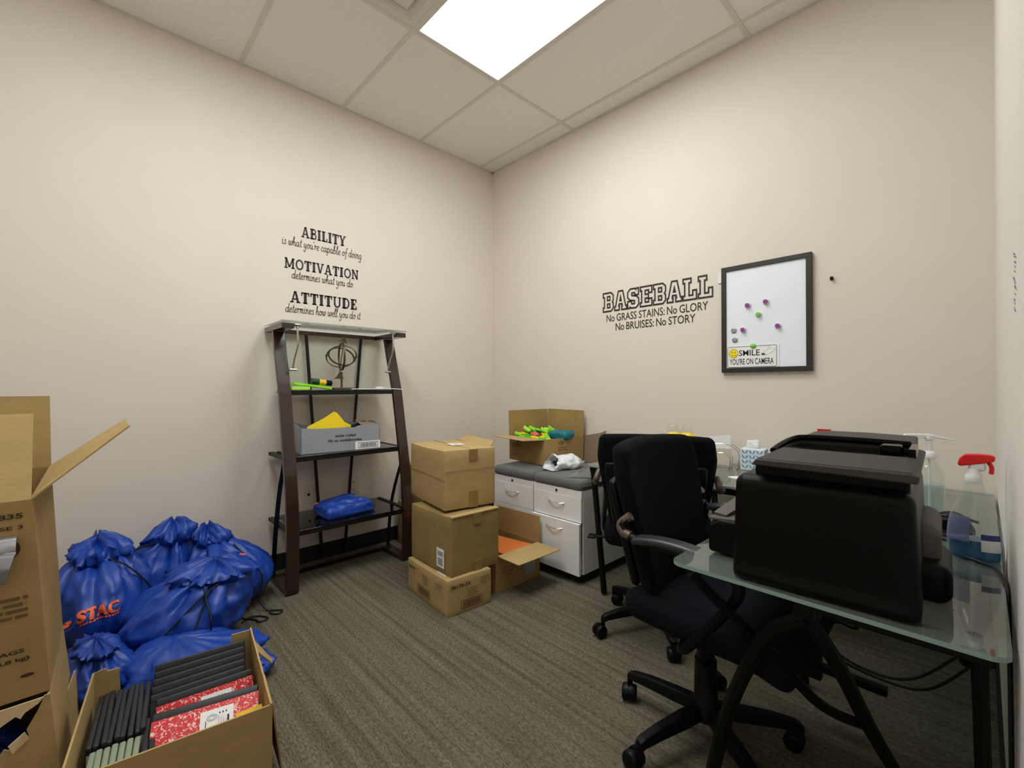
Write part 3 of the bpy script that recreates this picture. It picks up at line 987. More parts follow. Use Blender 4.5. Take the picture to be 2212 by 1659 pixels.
def shelf():
    OX, OY = 0.2, -1.47
    t = thing('ladder_shelf', 'dark wood ladder shelf with four smoked glass levels against the wall', 'shelf', (OX, OY, 0))
    for (y0, nm) in ((YL, 'a'), (YR - LW, 'b')):
        b = MB()
        zs = [0.03 + 1.43 * k / 28 for k in range(29)]
        front = [(legx(z), z) for z in zs]
        # rounded foot sweeping back into the floor runner
        foot = [(legx(0) - 0.30, 0.0), (legx(0) - 0.02, 0.0), (legx(0) - 0.004, 0.008)]
        back = [(x - 0.026, z) for x, z in reversed(front)]
        inner = [(legx(0) - 0.03, 0.026), (legx(0) - 0.30, 0.026)]
        poly = foot + front + back + inner
        b.prism([(p[0] - OX, p[1]) for p in poly], lambda u, v, w, y=y0: Vector((u, y - OY + w, v)), LW)
        b.build('front_leg', 'wood', t, bevel=0.002)
        # thin curved rear leg
        b = MB()
        pts = catmull([(0.150, 0, 0.01), (0.170, 0, 0.15), (0.207, 0, 0.33), (0.268, 0, 0.53), (0.338, 0, 0.68), (0.375, 0, 0.74)] if nm == 'a' else
                      [(0.128, 0, 0.01), (0.143, 0, 0.15), (0.178, 0, 0.33), (0.238, 0, 0.48), (0.318, 0, 0.635), (0.375, 0, 0.74)], 5)
        yy = y0 + (0.012 if nm == 'a' else LW - 0.012)
        b.tube([(p.x - OX, yy - OY, p.z) for p in pts], 0.0125, 4)
        b.build('rear_leg', 'black_metal', t)
        # top bracket
        b = MB()
        b.bx(0.020 - OX, 0.352 - OX, y0 - OY, y0 - OY + LW, 1.462, 1.492)
        b.build('top_bracket', 'wood', t, bevel=0.002)
    # two upright rear rods, leaning together toward the floor
    for (ya, yb) in ((-1.617, -1.515), (-1.249, -1.365)):
        b = MB(); b.tube([(0.03 - OX, ya - OY, 1.475), (0.03 - OX, yb - OY, 0.02)], 0.0105, 6)
        b.build('back_rod', 'black_metal', t, smooth=True, angle=0.5)
    b = MB(); b.bx(0.016 - OX, 0.042 - OX, YL + LW - OY, YR - LW - OY, 1.466, 1.490); b.build('back_rail', 'wood', t)
    b = MB(); b.bx(0.135 - OX, 0.155 - OX, YL + LW - OY, YR - LW - OY, 0.004, 0.022); b.build('floor_rail', 'black_metal', t)
    # glass levels
    def level(z, x0, x1, ya, yb, m, rail):
        b = MB(); b.rbox(((x0 + x1) / 2 - OX, (ya + yb) / 2 - OY, z - 0.003), (x1 - x0, yb - ya, 0.006), 0.0028)
        g = b.build('glass_level', m, t, smooth=True)
        if rail:
            b = MB()
            xr = legx(z) - 0.018
            b.bx(xr - 0.012 - OX, xr + 0.012 - OX, YL + LW - OY, YR - LW - OY, z - 0.030, z - 0.0065)
            e = 0.02 if z < 1 else LW
            b.bx(0.030 - OX, 0.050 - OX, YL + e - OY, YR - e - OY, z - 0.020, z - 0.0065)
            b.build('level_rail', 'black_metal', g)
    level(1.506, 0.012, 0.362, YL - 0.004, YR + 0.004, 'glass_top', False)
    level(1.116, 0.03, legx(1.116) - 0.003, YL + LW + 0.001, YR - LW - 0.001, 'glass_dark', True)
    level(0.742, 0.03, legx(0.742) - 0.003, YL + LW + 0.001, YR - LW - 0.001, 'glass_dark', True)
    level(0.345, 0.03, legx(0.345) - 0.003, YL + LW + 0.001, YR - LW - 0.001, 'glass_dark', True)
    # side webs that carry the wider lower levels back to the wall
    for y0 in (YL, YR - LW):
        for z in (0.742, 0.345):
            b = MB(); b.bx(0.03 - OX, legx(z) - 0.03 - OX, y0 + 0.02 - OY, y0 + LW - 0.02 - OY, z - 0.022, z - 0.002)
            b.build('side_rail', 'black_metal', t)
    # chrome hook rods under the top
    for s, y in ((1, YL + LW + 0.022), (-1, YR - LW - 0.022)):
        b = MB()
        pts = catmull([(0.338, y, 1.488), (0.338, y, 1.45), (0.330, y + 0.004, 1.375), (0.300, y - 0.004, 1.30), (0.282, y - 0.008, 1.237)], 5)
        b.tube([(p.x - OX, p.y - OY, p.z) for p in pts], 0.0055, 8)
        b.tube([(0.282 - OX, y - 0.026 - OY, 1.232), (0.282 - OX, y + 0.012 - OY, 1.232)], 0.0085, 10)
        b.tube([(0.338 - OX, y - 0.016 - OY, 1.486), (0.338 - OX, y + 0.012 - OY, 1.486)], 0.0085, 10)
        b.build('chrome_rod', 'chrome', t, smooth=True)

def shelf_items():
    ZS = 1.1165
    # armillary ornament
    t = thing('armillary_sphere', 'bronze armillary ornament with two rings and an arrow on the shelf', 'ornament', (0.13, -1.428, ZS), rz=0.12)
    b = MB(); b.rbox((0, 0, 0.006), (0.085, 0.145, 0.012), 0.003); b.build('base', 'bronze', t, smooth=True, angle=0.5)
    b = MB(); b.tube([(0, 0, 0.012), (0, 0, 0.115)], 0.0065, 10); b.build('stem', 'bronze', t, smooth=True, angle=0.6)
    cz = 0.215
    def ring(r, tilt, yaw, w, sq=1.0):
        b = MB()
        R = Matrix.Translation((0, 0, cz)) @ Matrix.Rotation(yaw, 4, 'Z') @ Matrix.Rotation(tilt, 4, 'Y')
        n = 40
        for k in range(n):
            a0, a1 = 2 * PI * k / n, 2 * PI * (k + 1) / n
            q = []
            for a in (a0, a1):
                for (rr, xx) in ((r, -w), (r, w), (r - 0.005, w), (r - 0.005, -w)):
                    q.append(R @ Vector((xx, rr * math.cos(a), rr * sq * math.sin(a))))
            for i in range(4):
                j = (i + 1) % 4
                b.quad(q[i], q[j], q[4 + j], q[4 + i])
        return b
    ring(0.106, math.radians(24), 0.0, 0.005, 0.72).build('ring', 'bronze', t)
    ring(0.092, math.radians(-24), 0.05, 0.005, 0.70).build('ring', 'bronze', t)
    ring(0.092, 0, math.radians(72), 0.006).build('ring', 'bronze', t)
    for sg in (-1, 1):
        b = MB(); b.tube([(0, sg * 0.112, cz), (0, sg * 0.088, cz)], 0.004, 6); b.build('pivot', 'bronze', t)
    b = MB()
    b.tube([(0, -0.018, 0.085), (0, 0.018, 0.335)], 0.0035, 6)
    def flat(poly):
        b.prism(poly, lambda u, v, w: Vector((w - 0.0015, u, v)), 0.003)
    flat([(0.022, 0.345), (-0.022, 0.312), (0.006, 0.316), (0.040, 0.298)])
    flat([(-0.012, 0.118), (-0.036, 0.082), (-0.056, 0.070), (0.002, 0.068), (0.012, 0.072), (0.002, 0.10)])
    b.build('arrow', 'bronze', t)
    # cards, crayons
    def card(nm, lb, cat, c, s, rz, m, tilt=0, grp=None):
        k = thing(nm, lb, cat, c, group=grp, rot=(tilt, 0, rz))
        b = MB(); b.rbox((0, 0, s[2] / 2), s, 0.002); b.build('cover', m, k, smooth=True, angle=0.5)
        return k
    k = card('card_pack', 'pale lime pack of cards lying at the left end of the shelf', 'card pack', (0.215, -1.735, ZS), (0.10, 0.115, 0.018), 0.25, 'lime2')
    b = MB(); b.bx(-0.015, 0.02, -0.03, 0.005, 0.0181, 0.0188); b.build('window', 'green', k)
    k = card('pencil_pack', 'bright green long pack propped behind the lime cards', 'pack', (0.17, -1.63, ZS + 0.016), (0.05, 0.235, 0.014), 0.08, 'lime', tilt=-0.13)
    b = MB(); b.bx(-0.0252, 0.0252, 0.05, 0.117, 0.0135, 0.0145); b.build('end_band', 'green', k)
    k = thing('crayon_tube', 'dark green and yellow tube with a black cap on the green pack', 'tube', (0.175, -1.572, ZS + 0.045), rot=(PI / 2 - 0.10, 0, 0.05))
    def seg(nm, m, z0, z1, r0, r1):
        b = MB(); b.lathe([(r0, z0), (r0 * 1.02, z0 + 0.003), (r1 * 1.02, z1 - 0.003), (r1, z1)], seg=20); b.build(nm, m, k, smooth=True)
    seg('sleeve', 'dgreen', 0.02, 0.065, .019, .019); seg('body', 'yellow', -0.022, 0.02, .0185, .019); seg('cap', 'dark', -0.060, -0.022, .017, .018)
    # white charger lead
    t = thing('charging_cable', 'white cable with a small plug looping over the shelf edge', 'cable', (0.22, -1.25, ZS))
    b = MB(); b.rbox((0.02, 0.030, 0.0085), (0.026, 0.050, 0.017), 0.003); b.build('plug', 'white_plastic', t, smooth=True)
    b = MB()
    pts = catmull([(0.02, 0.055, 0.009), (0.02, 0.10, 0.011), (0.03, 0.150, 0.012), (0.06, 0.172, 0.006), (0.083, 0.160, -0.001), (0.082, 0.12, 0.002), (0.074, 0.06, 0.0032), (0.055, 0.02, 0.003), (0.0, -0.04, 0.003), (-0.05, -0.12, 0.003), (-0.08, -0.14, 0.003)], 6)
    b.tube(pts, 0.0028, 6); b.build('lead', 'white_plastic', t, smooth=True)

    # notebook carton on the third level
    ZN = 0.7425
    t = thing('notebook_carton', 'grey open carton printed wide ruled notebooks on the third shelf level', 'carton', (0.235, -1.500, ZN), rz=-0.09)
    LX, LY, HZ = 0.20, 0.47, 0.155
    a, c, th = LX / 2, LY / 2, 0.004
    b = MB()
    # front wall with the dipping torn rim
    rim = [(-c, HZ * .98), (-c * .9, HZ * .965), (-c * .5, HZ * .93), (0.0, HZ * .92), (c * .12, HZ * .95), (c * .30, HZ * .90), (c * .42, HZ * .97), (c * .8, HZ * 1.0), (c, HZ * 1.01)]
    b.prism([(-c, 0), (c, 0)] + list(reversed(rim)), lambda u, v, w: Vector((a - w, u, v)), th)
    b.prism([(-c, 0), (c, 0), (c, HZ * 1.0), (c * .5, HZ * 1.03), (0, HZ * .92), (-c * .6, HZ * .95), (-c, HZ * 1.12)], lambda u, v, w: Vector((-a + w, u, v)), th)
    b.prism([(-a, 0), (a, 0), (a, HZ * .98), (a * .5, HZ * 1.0), (0.0, HZ * 1.05), (-a, HZ * 1.14)], lambda u, v, w: Vector((u, -c + w, v)), th)
    b.prism([(-a, 0), (a, 0), (a, HZ * 1.01), (0, HZ * 1.1), (-a, HZ * 1.05)], lambda u, v, w: Vector((u, c - w, v)), th)
    b.bx(-a, a, -c, c, 0.0, 0.004)
    b.build('carton_body', 'notebox', t)
    b = MB(); b.slab((a - 0.005, c - 0.01, HZ * .98), (a - 0.005, c * .5, HZ * .97), (-a + .03, c * .55, HZ * 1.12), (-a + .02, c - .03, HZ * 1.05), 0.003)
    b.build('inner_flap', 'notebox_in', t)
    U, V_, N = (0, 1, 0), (0, 0, 1), (1, 0, 0)
    g = font_geo('wide ruled', bold=0.028); decal('printed_text', fit(g, 0.125, 0.021), (a, -0.045, 0.088), U, V_, N, 'black_ink', t, 0.0008)
    g = font_geo('70 ct notebooks', bold=0.028); decal('printed_text', fit(g, 0.205, 0.021), (a, -0.088, 0.060), U, V_, N, 'black_ink', t, 0.0008)
    decal('small_print', bars([(0, .035, .024, .004), (0, .075, .016, .004), (0, .03, .008, .004), (0, .045, 0, .003)]), (a, -0.185, 0.105), U, V_, N, 'ink_soft', t, 0.0008).data.materials[0] = M['paper_grey']
    decal('small_print', bars([(0, .04, .010, .003), (0, .05, 0, .003)]), (a, 0.165, 0.125), U, V_, N, 'ink_soft', t, 0.0008).data.materials[0] = M['paper_grey']
    b = MB(); b.bx(a + .0004, a + .0012, 0.078, 0.236, 0.004, 0.052); lb = b.build('shipping_label', 'paper', t)
    decal('barcode', barcode(0.124, 0.034, seed=3), (a + .0014, 0.096, 0.011), U, V_, N, 'black_ink', lb, 0.0006)
    # yellow folder inside
    t2 = thing('folder', 'yellow folder sticking up out of the grey notebook carton', 'folder', (0.225, -1.55, ZN + 0.006))
    b = MB()
    b.prism([(-0.150, 0.0), (0.10, 0.0), (0.125, 0.145), (0.085, 0.165), (0.040, 0.225), (0.022, 0.232), (-0.04, 0.195), (-0.14, 0.148)], lambda u, v, w: Vector((w + 0.10 * (0.5 - v), u, v)), 0.004)
    b.build('cover', 'yellow_paper', t2)
    t2 = thing('notebook', 'dark grey notebook leaning inside the grey notebook carton', 'notebook', (0.215, -1.36, ZN + 0.006))
    b = MB(); b.prism([(-0.10, 0.0), (0.10, 0.0), (0.10, 0.12), (0.035, 0.166), (-0.09, 0.13)], lambda u, v, w: Vector((w + 0.08 * (0.4 - v), u, v)), 0.008); b.build('cover', 'black_cover', t2)

    # folded blue bag on the lowest level
    ZB = 0.3455
    t = thing('drawstring_bag', 'blue nylon bag folded flat on the lowest glass shelf level', 'bag', (0.255, -1.470, ZB), rz=0.10)
    b = MB()
    def wob(p):
        x, y, z = p
        n = noise.fractal(Vector((x * 14, y * 11, z * 14 + 3)), 1.0, 2.0, 3)
        r = noise.noise(Vector((y * 60, 0.3, 1)))
        n += .5 * (1 - 2 * abs(noise.noise(Vector((x * 22, y * 16, 4)))))
        hz = 0.042 * max(0, 1 - ((y + 0.02) / 0.17) ** 2) * max(0.0, 1 - ((x + .01) / 0.12) ** 2)
        return (x + 0.012 * n + (0.006 * r if x > .07 else 0), y + 0.014 * n, max(-0.026, z + (hz + 0.014 * n) * (1 if z > 0 else 0)))
    b.rbox((0, 0, 0.027), (0.20, 0.315, 0.053), 0.02, inner=16, outer=3, fn=wob)
    b.build('folded_body', 'blue', t, smooth=True, angle=0.6)
    b = MB(); b.slab((0.0, 0.045, 0.10), (0.03, 0.085, 0.095), (0.05, 0.09, 0.045), (0.02, 0.05, 0.05), 0.03); b.slab((-.07, -.11, .085), (-.01, -.06, .10), (.01, .075, .108), (-.06, .06, .104), .02)
    b.build('fold', 'blue', t, bevel=0.004)
    b = MB(); b.tube(catmull([(0.06, 0.15, 0.02), (0.075, 0.17, 0.03), (0.085, 0.168, 0.012), (0.06, 0.158, 0.006), (0.08, 0.15, 0.004)], 5), 0.003, 6); b.build('drawstring', 'cord', t, smooth=True)
    b = MB(); b.bx(-0.088, -0.055, -0.148, -0.112, 0.073, 0.0745); b.build('logo', 'orange_print', t)

shelf()
shelf_items()
# ================================================================== CARTONS AND FILE CABINETS
def carton_closed(label, c, s, rz, m='board', group=None, tapes=True, seam=True):
    t = thing('cardboard_box', label, 'cardboard box', c, rz=rz, group=group)
    a, d, h = s[0] / 2, s[1] / 2, s[2]
    b = MB()
    b.rbox((0, 0, h / 2), s, 0.004, inner=6, outer=1,
           fn=lambda p: (p[0] * (1 + 0.010 * math.cos(p[2] / h * PI)), p[1] * (1 + 0.012 * math.cos(p[2] / h * PI) * (1 - (p[0] / a) ** 2)), p[2] + (0.004 * math.sin(p[0] * 9 + p[1] * 7) if p[2] > 0 else 0)))
    b.build('carton_body', m, t, smooth=True, angle=0.5)
    return t

def cbox_open(t, s, m, th=0.004, rims=None):
    # four walls and a bottom
    a, d, h = s[0] / 2, s[1] / 2, s[2]
    b = MB()
    b.bx(-a, a, -d, -d + th, 0, h); b.bx(-a, a, d - th, d, 0, h)
    b.bx(-a, -a + th, -d + th, d - th, 0, h); b.bx(a - th, a, -d + th, d - th, 0, h)
    b.bx(-a + th, a - th, -d + th, d - th, 0, th)
    return b.build('carton_body', m, t)

def flap(t, p0, p1, p2, p3, m='board', th=0.004, nm='flap'):
    b = MB(); b.slab(p0, p1, p2, p3, th)
    return b.build(nm, m, t)

def stack():
    g = 'boxes stacked beside the ladder shelf'
    UX, UY, UZ = Vector((1, 0, 0)), Vector((0, 1, 0)), Vector((0, 0, 1))
    # bottom box, printed
    w, d, h = 0.425, 0.265, 0.176
    t = carton_closed('cardboard box printed 78170-24, at the bottom of the stack of three', (1.005, -1.207, 0), (w, d, h), -0.075, 'board', g)
    a, c = w / 2 + 0.0045, d / 2 + 0.004
    gg = font_geo('78170-24', bold=0.03); decal('printed_number', fit(gg, 0.115, 0.024), (a, -c + 0.020, 0.132), UY, UZ, UX, 'ink', t, 0.0015)
    decal('small_print', bars([(0, .055, .036, .004), (0, .05, .026, .003), (0, .055, .016, .003), (0, .04, .006, .003)]), (a, 0.062, 0.112), UY, UZ, UX, 'ink_soft', t, 0.0015)
    decal('small_print', bars([(0, .085, .040, .003), (.01, .075, .030, .003), (.012, .07, .020, .003), (.01, .08, .010, .003), (0, .07, 0, .003)]), (a, -0.030, 0.074), UY, UZ, UX, 'ink_soft', t, 0.0015)
    decal('barcode', barcode(0.130, 0.040, seed=7), (a, -0.058, 0.022), UY, UZ, UX, 'ink', t, 0.0015)
    NF = Vector((0, -1, 0))
    decal('barcode', barcode(0.135, 0.042, seed=9), (-0.090, -c, 0.030), UX, UZ, NF, 'ink', t, 0.0015)
    decal('small_print', bars([(0, .07, .045, .003), (.01, .07, .035, .003), (.012, .07, .025, .003), (.01, .06, .015, .003), (.02, .06, .003, .003)]), (-0.045, -c, 0.088), UX, UZ, NF, 'ink_soft', t, 0.0015)
    decal('small_print', bars([(0, .07, .03, .004), (0, .06, .018, .003), (0, .065, .006, .003)]), (0.100, -c, 0.105), UX, UZ, NF, 'ink_soft', t, 0.0015)
    decal('printed_number', bars([(0, .075, 0, .012)]), (-0.195, -c, 0.135), UX, UZ, NF, 'ink_soft', t, 0.0015)
    # middle box, with white label and tape
    w, d, h = 0.408, 0.302, 0.297
    t = carton_closed('plain cardboard box with a white label, in the middle of the stack of three', (0.993, -1.158, 0.178), (w, d, h), -0.045, 'board3', g)
    a, c = w / 2, d / 2
    b = MB(); b.bx(a - .004, a + .0068, -.02, .03, h - .055, h + .0012); b.build('tape', 'tape', t)
    b = MB(); b.bx(a - .004, a + .0068, -.015, .035, -0.0, .055); b.build('tape', 'tape', t)
    b = MB(); b.rbox((a - 0.012, 0.0, h + 0.003), (0.036, d, 0.010), 0.004); b.build('top_fold', 'board', t, smooth=True)
    b = MB(); b.bx(.075, .145, -c - .0075, -c - .0055, .030, .125); lb = b.build('shipping_label', 'paper', t)
    b = MB(); b.bx(.088, .132, -c - .0082, -c - .0074, .040, .078); b.build('barcode', 'paper_grey', lb)
    b = MB(); b.bx(.086, .136, -c - .0082, -c - .0074, .088, .112); b.build('address', 'paper_grey', lb)
    b = MB(); b.bx(.085, .165, -c - .012, -c - .006, -.001, .003); b.build('paper_strip', 'paper', t)
    # top box
    w, d, h = 0.462, 0.306, 0.308
    t = carton_closed('large plain cardboard box with a raised rear flap, topmost of the stack of three', (0.898, -1.108, 0.489), (w, d, h), -0.165, 'board', g)
    a, c = w / 2, d / 2
    for z0, z1 in ((h - .058, h + .0012), (0.0, .088)):
        b = MB(); b.bx(a - .004, a + .0062, -.010, .040, z0, z1); b.build('tape', 'tape', t)
    b = MB(); b.bx(-a, a * .98, -.004, .0, h + .003, h + .0052); b.build('flap_seam', 'board3', t)
    flap(t, (-a, c - .004, h), (a * .8, c - .004, h), (a * .72, c + .030, h + .026), (-a * .62, c + .038, h + .034), 'board')
    b = MB(); b.bx(-.02, .06, -.02, .055, h + .0042, h + .0058); lb = b.build('shipping_label', 'paper', t)
    b = MB(); b.bx(0.0, .04, .0, .04, h + .0058, h + .0064); b.build('barcode', 'paper_grey', lb)
    b = MB(); b.bx(-a, a, -c - .0052, -c - .003, h * .52, h * .525); b.bx(a + .0042, a + .0056, -c, c, h * .66, h * .664); b.build('crease', 'board3', t)
    # two boxes behind the shelf, by the wall
    carton_closed('cardboard box on the floor half hidden behind the ladder shelf leg', (0.245, -0.800, 0), (0.36, 0.37, 0.305), 0, 'board2')
    carton_closed('cardboard box on the hidden box behind the ladder shelf', (0.235, -0.775, 0.307), (0.33, 0.34, 0.27), 0, 'board3')

    # open box holding orange folders
    w, d, h = 0.395, 0.350, 0.200
    t = thing('cardboard_box', 'open cardboard box of orange folders standing before the white cabinets', 'cardboard box', (0.980, -0.838, 0))
    cbox_open(t, (w, d, h), 'board2')
    a, c = w / 2, d / 2
    flap(t, (-a, c - .001, h), (a, c - .001, h - .002), (a - .012, c + .012, h + .148), (-a, c + .012, h + .142), 'board2')
    flap(t, (a - .001, -c + .01, h), (a - .001, c - .02, h), (a + .168, c - .01, h - .004), (a + .166, -c + .015, h - .004), 'board')
    b = MB(); b.bx(a + .0003, a + .0015, .05, .135, .035, .13); b.build('shipping_label', 'paper_grey', t)
    decal('small_print', bars([(0, .10, .08, .004), (0, .08, .06, .004), (.01, .09, .04, .004)]), (a, -.13, .04), UY, UZ, UX, 'ink_soft', t, 0.001)
    for k, (z, rz, m, lb) in enumerate(((.146, .02, 'orange', 'orange folder second from the top in the open box'), (.160, .05, 'orange', 'topmost orange folder in the open box'))):
        f = thing('folder', lb, 'folder', (1.000, -0.815, z), group='orange folders in the open box', rot=(-0.04 + .03 * k, -0.02, rz + .08))
        b = MB(); b.rbox((0, 0, .005), (.29, .235, .008), .003, inner=6, outer=1, fn=lambda p: (p[0], p[1], p[2] + .012 * (p[1] / .12) ** 2)); b.build('cover', m, f, smooth=True, angle=.5)
    f = thing('folder', 'dark folder under the orange folders in the open box', 'folder', (0.985, -0.842, 0.125))
    b = MB(); b.rbox((0, 0, .009), (.34, .30, .018), .003); b.build('cover', 'black_ink', f, smooth=True)
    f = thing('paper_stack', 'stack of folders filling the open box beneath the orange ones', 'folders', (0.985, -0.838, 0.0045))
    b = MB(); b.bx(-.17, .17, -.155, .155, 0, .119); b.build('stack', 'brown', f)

def cabinets():
    def cab(label, x, ajar, seed):
        w, d, h = 0.372, 0.555, 0.475
        t = thing('file_cabinet', label, 'file cabinet', (x, -0.320, 0), group='white file cabinets with grey cushions')
        a, c = w / 2, d / 2
        yf = -c
        b = MB(); b.bx(-a + .012, a - .012, yf + .03, c - .01, 0.012, 0.058); b.build('plinth', 'dark', t)
        for sx in (-1, 1):
            b = MB(); b.lathe([(0.020, -.011), (0.022, -.008), (0.022, .008), (0.020, .011)], mtx=Matrix.Translation((sx * (a - .05), yf + .06, .0225)) @ Matrix.Rotation(PI / 2, 4, 'Y'), seg=16); b.build('caster', 'dark', t, smooth=True)
        z0 = 0.056
        b = MB()
        b.bx(-a, -a + .012, yf + .02, c, z0, .4955); b.bx(a - .012, a, yf + .02, c, z0, .4955)
        b.bx(-a + .012, a - .012, c - .01, c, z0, .4955); b.bx(-a + .012, a - .012, yf + .02, c - .01, z0, z0 + .012)
        b.bx(-a + .012, a - .012, yf + .06, c - .012, .47, .49)
        b.build('carcass', 'grey_metal', t)
        b = MB(); b.bx(-a, a, yf, c, .496, .5335)
        b.build('top_band', 'white_metal', t)
        b = MB(); b.lathe([(.008, 0), (.008, .003), (.005, .004)], mtx=Matrix.Translation((0, yf, .514)) @ Matrix.Rotation(PI / 2, 4, 'X'), seg=16); b.build('lock', 'brown', t, smooth=True)
        for (z_0, z_1, off) in ((.352, .4945, .002), (z0, .350, ajar)):
            b = MB()
            b.bx(-a + .001, a - .001, yf - off, yf - off + .019, z_0, z_1)
            b.bx(-a + .02, a - .02, yf - off + .019, c - .03, z_0 + .02, z_0 + .09)
            dr = b.build('drawer', 'white_metal', t, bevel=.0015)
            b = MB()
            zz = z_1 - .050
            pts = [(-.062 + .124 * k / 14, -.024 * (1 - ((k - 7) / 7.0) ** 2) - .001 + yf - off, zz + .004 * ((k - 7) / 7.0) ** 2) for k in range(15)]
            b.tube(pts, .0055, 8, flat=.6); b.build('handle', 'chrome', dr, smooth=True)
        b = MB()
        b.rbox((0, 0, .563), (w + .004, d + .012, .062), .026, inner=8, outer=4,
               fn=lambda p: (p[0] * (1 + (.012 if p[2] < 0 else 0)), p[1], p[2] + (.010 * max(0, 1 - (p[0] / .19) ** 2) * max(0, 1 - (p[1] / .28) ** 2) if p[2] > 0 else 0)))
        b.build('cushion', 'tweed', t, smooth=True)
    cab('white file cabinet with grey cushion, nearer the corner behind the box stack', 0.874, .002, 1)
    cab('white file cabinet with its lower drawer ajar, next to the office chairs', 1.256, .022, 2)

def cabinet_top():
    UX, UY, UZ = Vector((1, 0, 0)), Vector((0, 1, 0)), Vector((0, 0, 1))
    Z0 = 0.606
    w, d, h = 0.375, 0.380, 0.172
    t = thing('cardboard_box', 'open cardboard box full of green crayon packs on the cabinet cushions', 'cardboard box', (0.836, -0.224, Z0), rz=-0.09)
    cbox_open(t, (w, d, h), 'board2')
    a, c = w / 2, d / 2
    flap(t, (-a, -c, h), (-a, c, h), (-a - .004, c, h + .18), (-a - .004, -c, h + .18), 'board2')
    flap(t, (-a, c, h), (a, c, h), (a, c + .004, h + .182), (-a, c + .004, h + .182), 'board2')
    flap(t, (a, -c, h), (-a, -c, h), (-a - .004, -c - .155, h + .008), (a - .03, -c - .165, h + .004), 'board')
    NF = Vector((0, -1, 0))
    decal('small_print', bars([(0, .05, .09, .003), (0, .10, .075, .004), (0, .09, .06, .004), (0, .10, .045, .004), (0, .08, .030, .004), (0, .10, .015, .004), (0, .11, 0, .004)]), (-a + .03, -c, .03), UX, UZ, NF, 'ink_soft', t, .001)
    g = ([], [])
    for i in range(3):
        stroke(g, [(.0, .004 * i), (.03, .012 + .004 * i), (.055, .004 * i), (.028, -.008 + .004 * i)], .0015, closed=True)
    rect(g, -.01, .08, -.03, -.026); rect(g, .0, .09, -.045, -.041)
    decal('printed_emblem', g, (a, -.06, .135), UY, UZ, UX, 'ink_soft', t, .001)
    decal('printed_emblem', g, (-a + .05, -c, .145), UX, UZ, NF, 'ink_soft', t, .001)
    rnd = random.Random(11)
    # crayon packs
    spots = [(-.10, -.11, .16, .9, .35, 'lime'), (-.02, -.14, .160, .10, .05, 'lime'), (-.06, -.02, .175, 2.4, .5, 'green'), (.01, -.06, .170, .5, .2, 'dgreen'),
             (.05, -.145, .155, -.25, .1, 'green'), (-.11, .03, .185, .75, .45, 'lime'), (-.03, .06, .182, 1.6, .15, 'green'), (.04, .01, .180, 1.1, .55, 'lime2'),
             (.08, -.07, .165, -.6, .3, 'yellow'), (-.13, -.05, .155, .4, .3, 'yellow'), (.0, -.10, .182, -.1, .25, 'dgreen'), (.10, -.12, .158, .75, .2, 'yellow'),
             (-.05, -.08, .185, .9, .6, 'lime2'), (.06, .06, .185, 1.0, .6, 'lime'),
             (-.12, .08, .178, .2, .25, 'green'), (-.07, -.125, .150, 1.2, -.2, 'dgreen'), (.02, .10, .178, -.3, .2, 'lime'), (-.08, .12, .180, 1.9, .4, 'lime2')]
    lbs = ['lime pack lying flat across the front rim of the crayon box', 'lime pack across the near corner of the crayon box', 'green pack slanting in the middle of the crayon box', 'dark pack with a red window among the green packs',
           'green pack along the rim of the crayon box beside the yellow ones', 'lime pack standing up slanted at the far side of the crayon box', 'green pack lying at the back of the crayon box', 'pale lime pack sticking up next to the teal bundle',
           'yellow edged pack leaning against the teal bundle', 'yellow pack tucked in the corner of the crayon box flap', 'dark pack lying on top of the green packs', 'yellow pack at the rim below the teal bundle',
           'pale lime pack leaning over the dark packs', 'lime pack standing up just before the teal bundle',
           'green pack against the far left flap of the crayon box', 'dark pack half under the lime packs at the front rim', 'lime pack lying flat along the back of the crayon box', 'pale lime pack slanting in the far corner of the crayon box']
    R0 = Matrix.Rotation(-0.09, 4, 'Z')
    proto = {}
    for (x, y, z, rz, tilt, m), lb in zip(spots, lbs):
        p = R0 @ Vector((x, y, 0)) + Vector((0.836, -0.224, Z0 + z + .004))
        rot = (tilt * .6, tilt, rz)
        if m in proto:
            o = dup(proto[m], p, rot, lb)
            continue
        o = thing('crayon_pack', lb, 'crayon pack', p, group='crayon packs in the open box', rot=rot)
        proto[m] = o
        b = MB(); b.rbox((0, 0, 0), (.165, .040, .014), .0012, inner=1, outer=1); b.build('sleeve', m, o, smooth=True, angle=.5)
        b = MB(); b.bx(-.035, .025, -.0205, .0205, -.0075, .0075); b.build('band', 'green' if m in ('lime', 'lime2', 'yellow') else 'red' if m == 'dgreen' else 'lime', o)
        b = MB(); b.bx(.055, .0830, -.0204, .0204, -.0074, .0074); b.build('end_band', 'yellow' if m != 'yellow' else 'dgreen', o)
    b = MB()
    b.rbox((0, 0, 0), (.155, .13, .07), .026, inner=8, outer=4, fn=lambda p: (p[0] + .006 * noise.noise(Vector(p) * 30), p[1] + .006 * noise.noise(Vector(p) * 28 + Vector((3, 1, 0))), p[2] + .006 * noise.noise(Vector(p) * 25 + Vector((0, 5, 2)))))
    o = b.build('wrapped_bundle', 'teal', smooth=True); o.location = (0.962, -0.200, Z0 + .182); o.rotation_euler = (0, 0, .2)
    tag(o, 'teal plastic wrapped bundle in the crayon box', 'bundle')
    # fill beneath the packs
    b = MB(); b.rbox((0, 0, .0), (.35, .35, .13), .01, inner=6, outer=2, fn=lambda p: (p[0], p[1], p[2] + (.012 * noise.noise(Vector(p) * 20) if p[2] > 0 else 0)))
    o = b.build('packing', 'dgreen', smooth=True); o.location = (0.836, -0.224, Z0 + .072); o.rotation_euler = (0, 0, -.09)
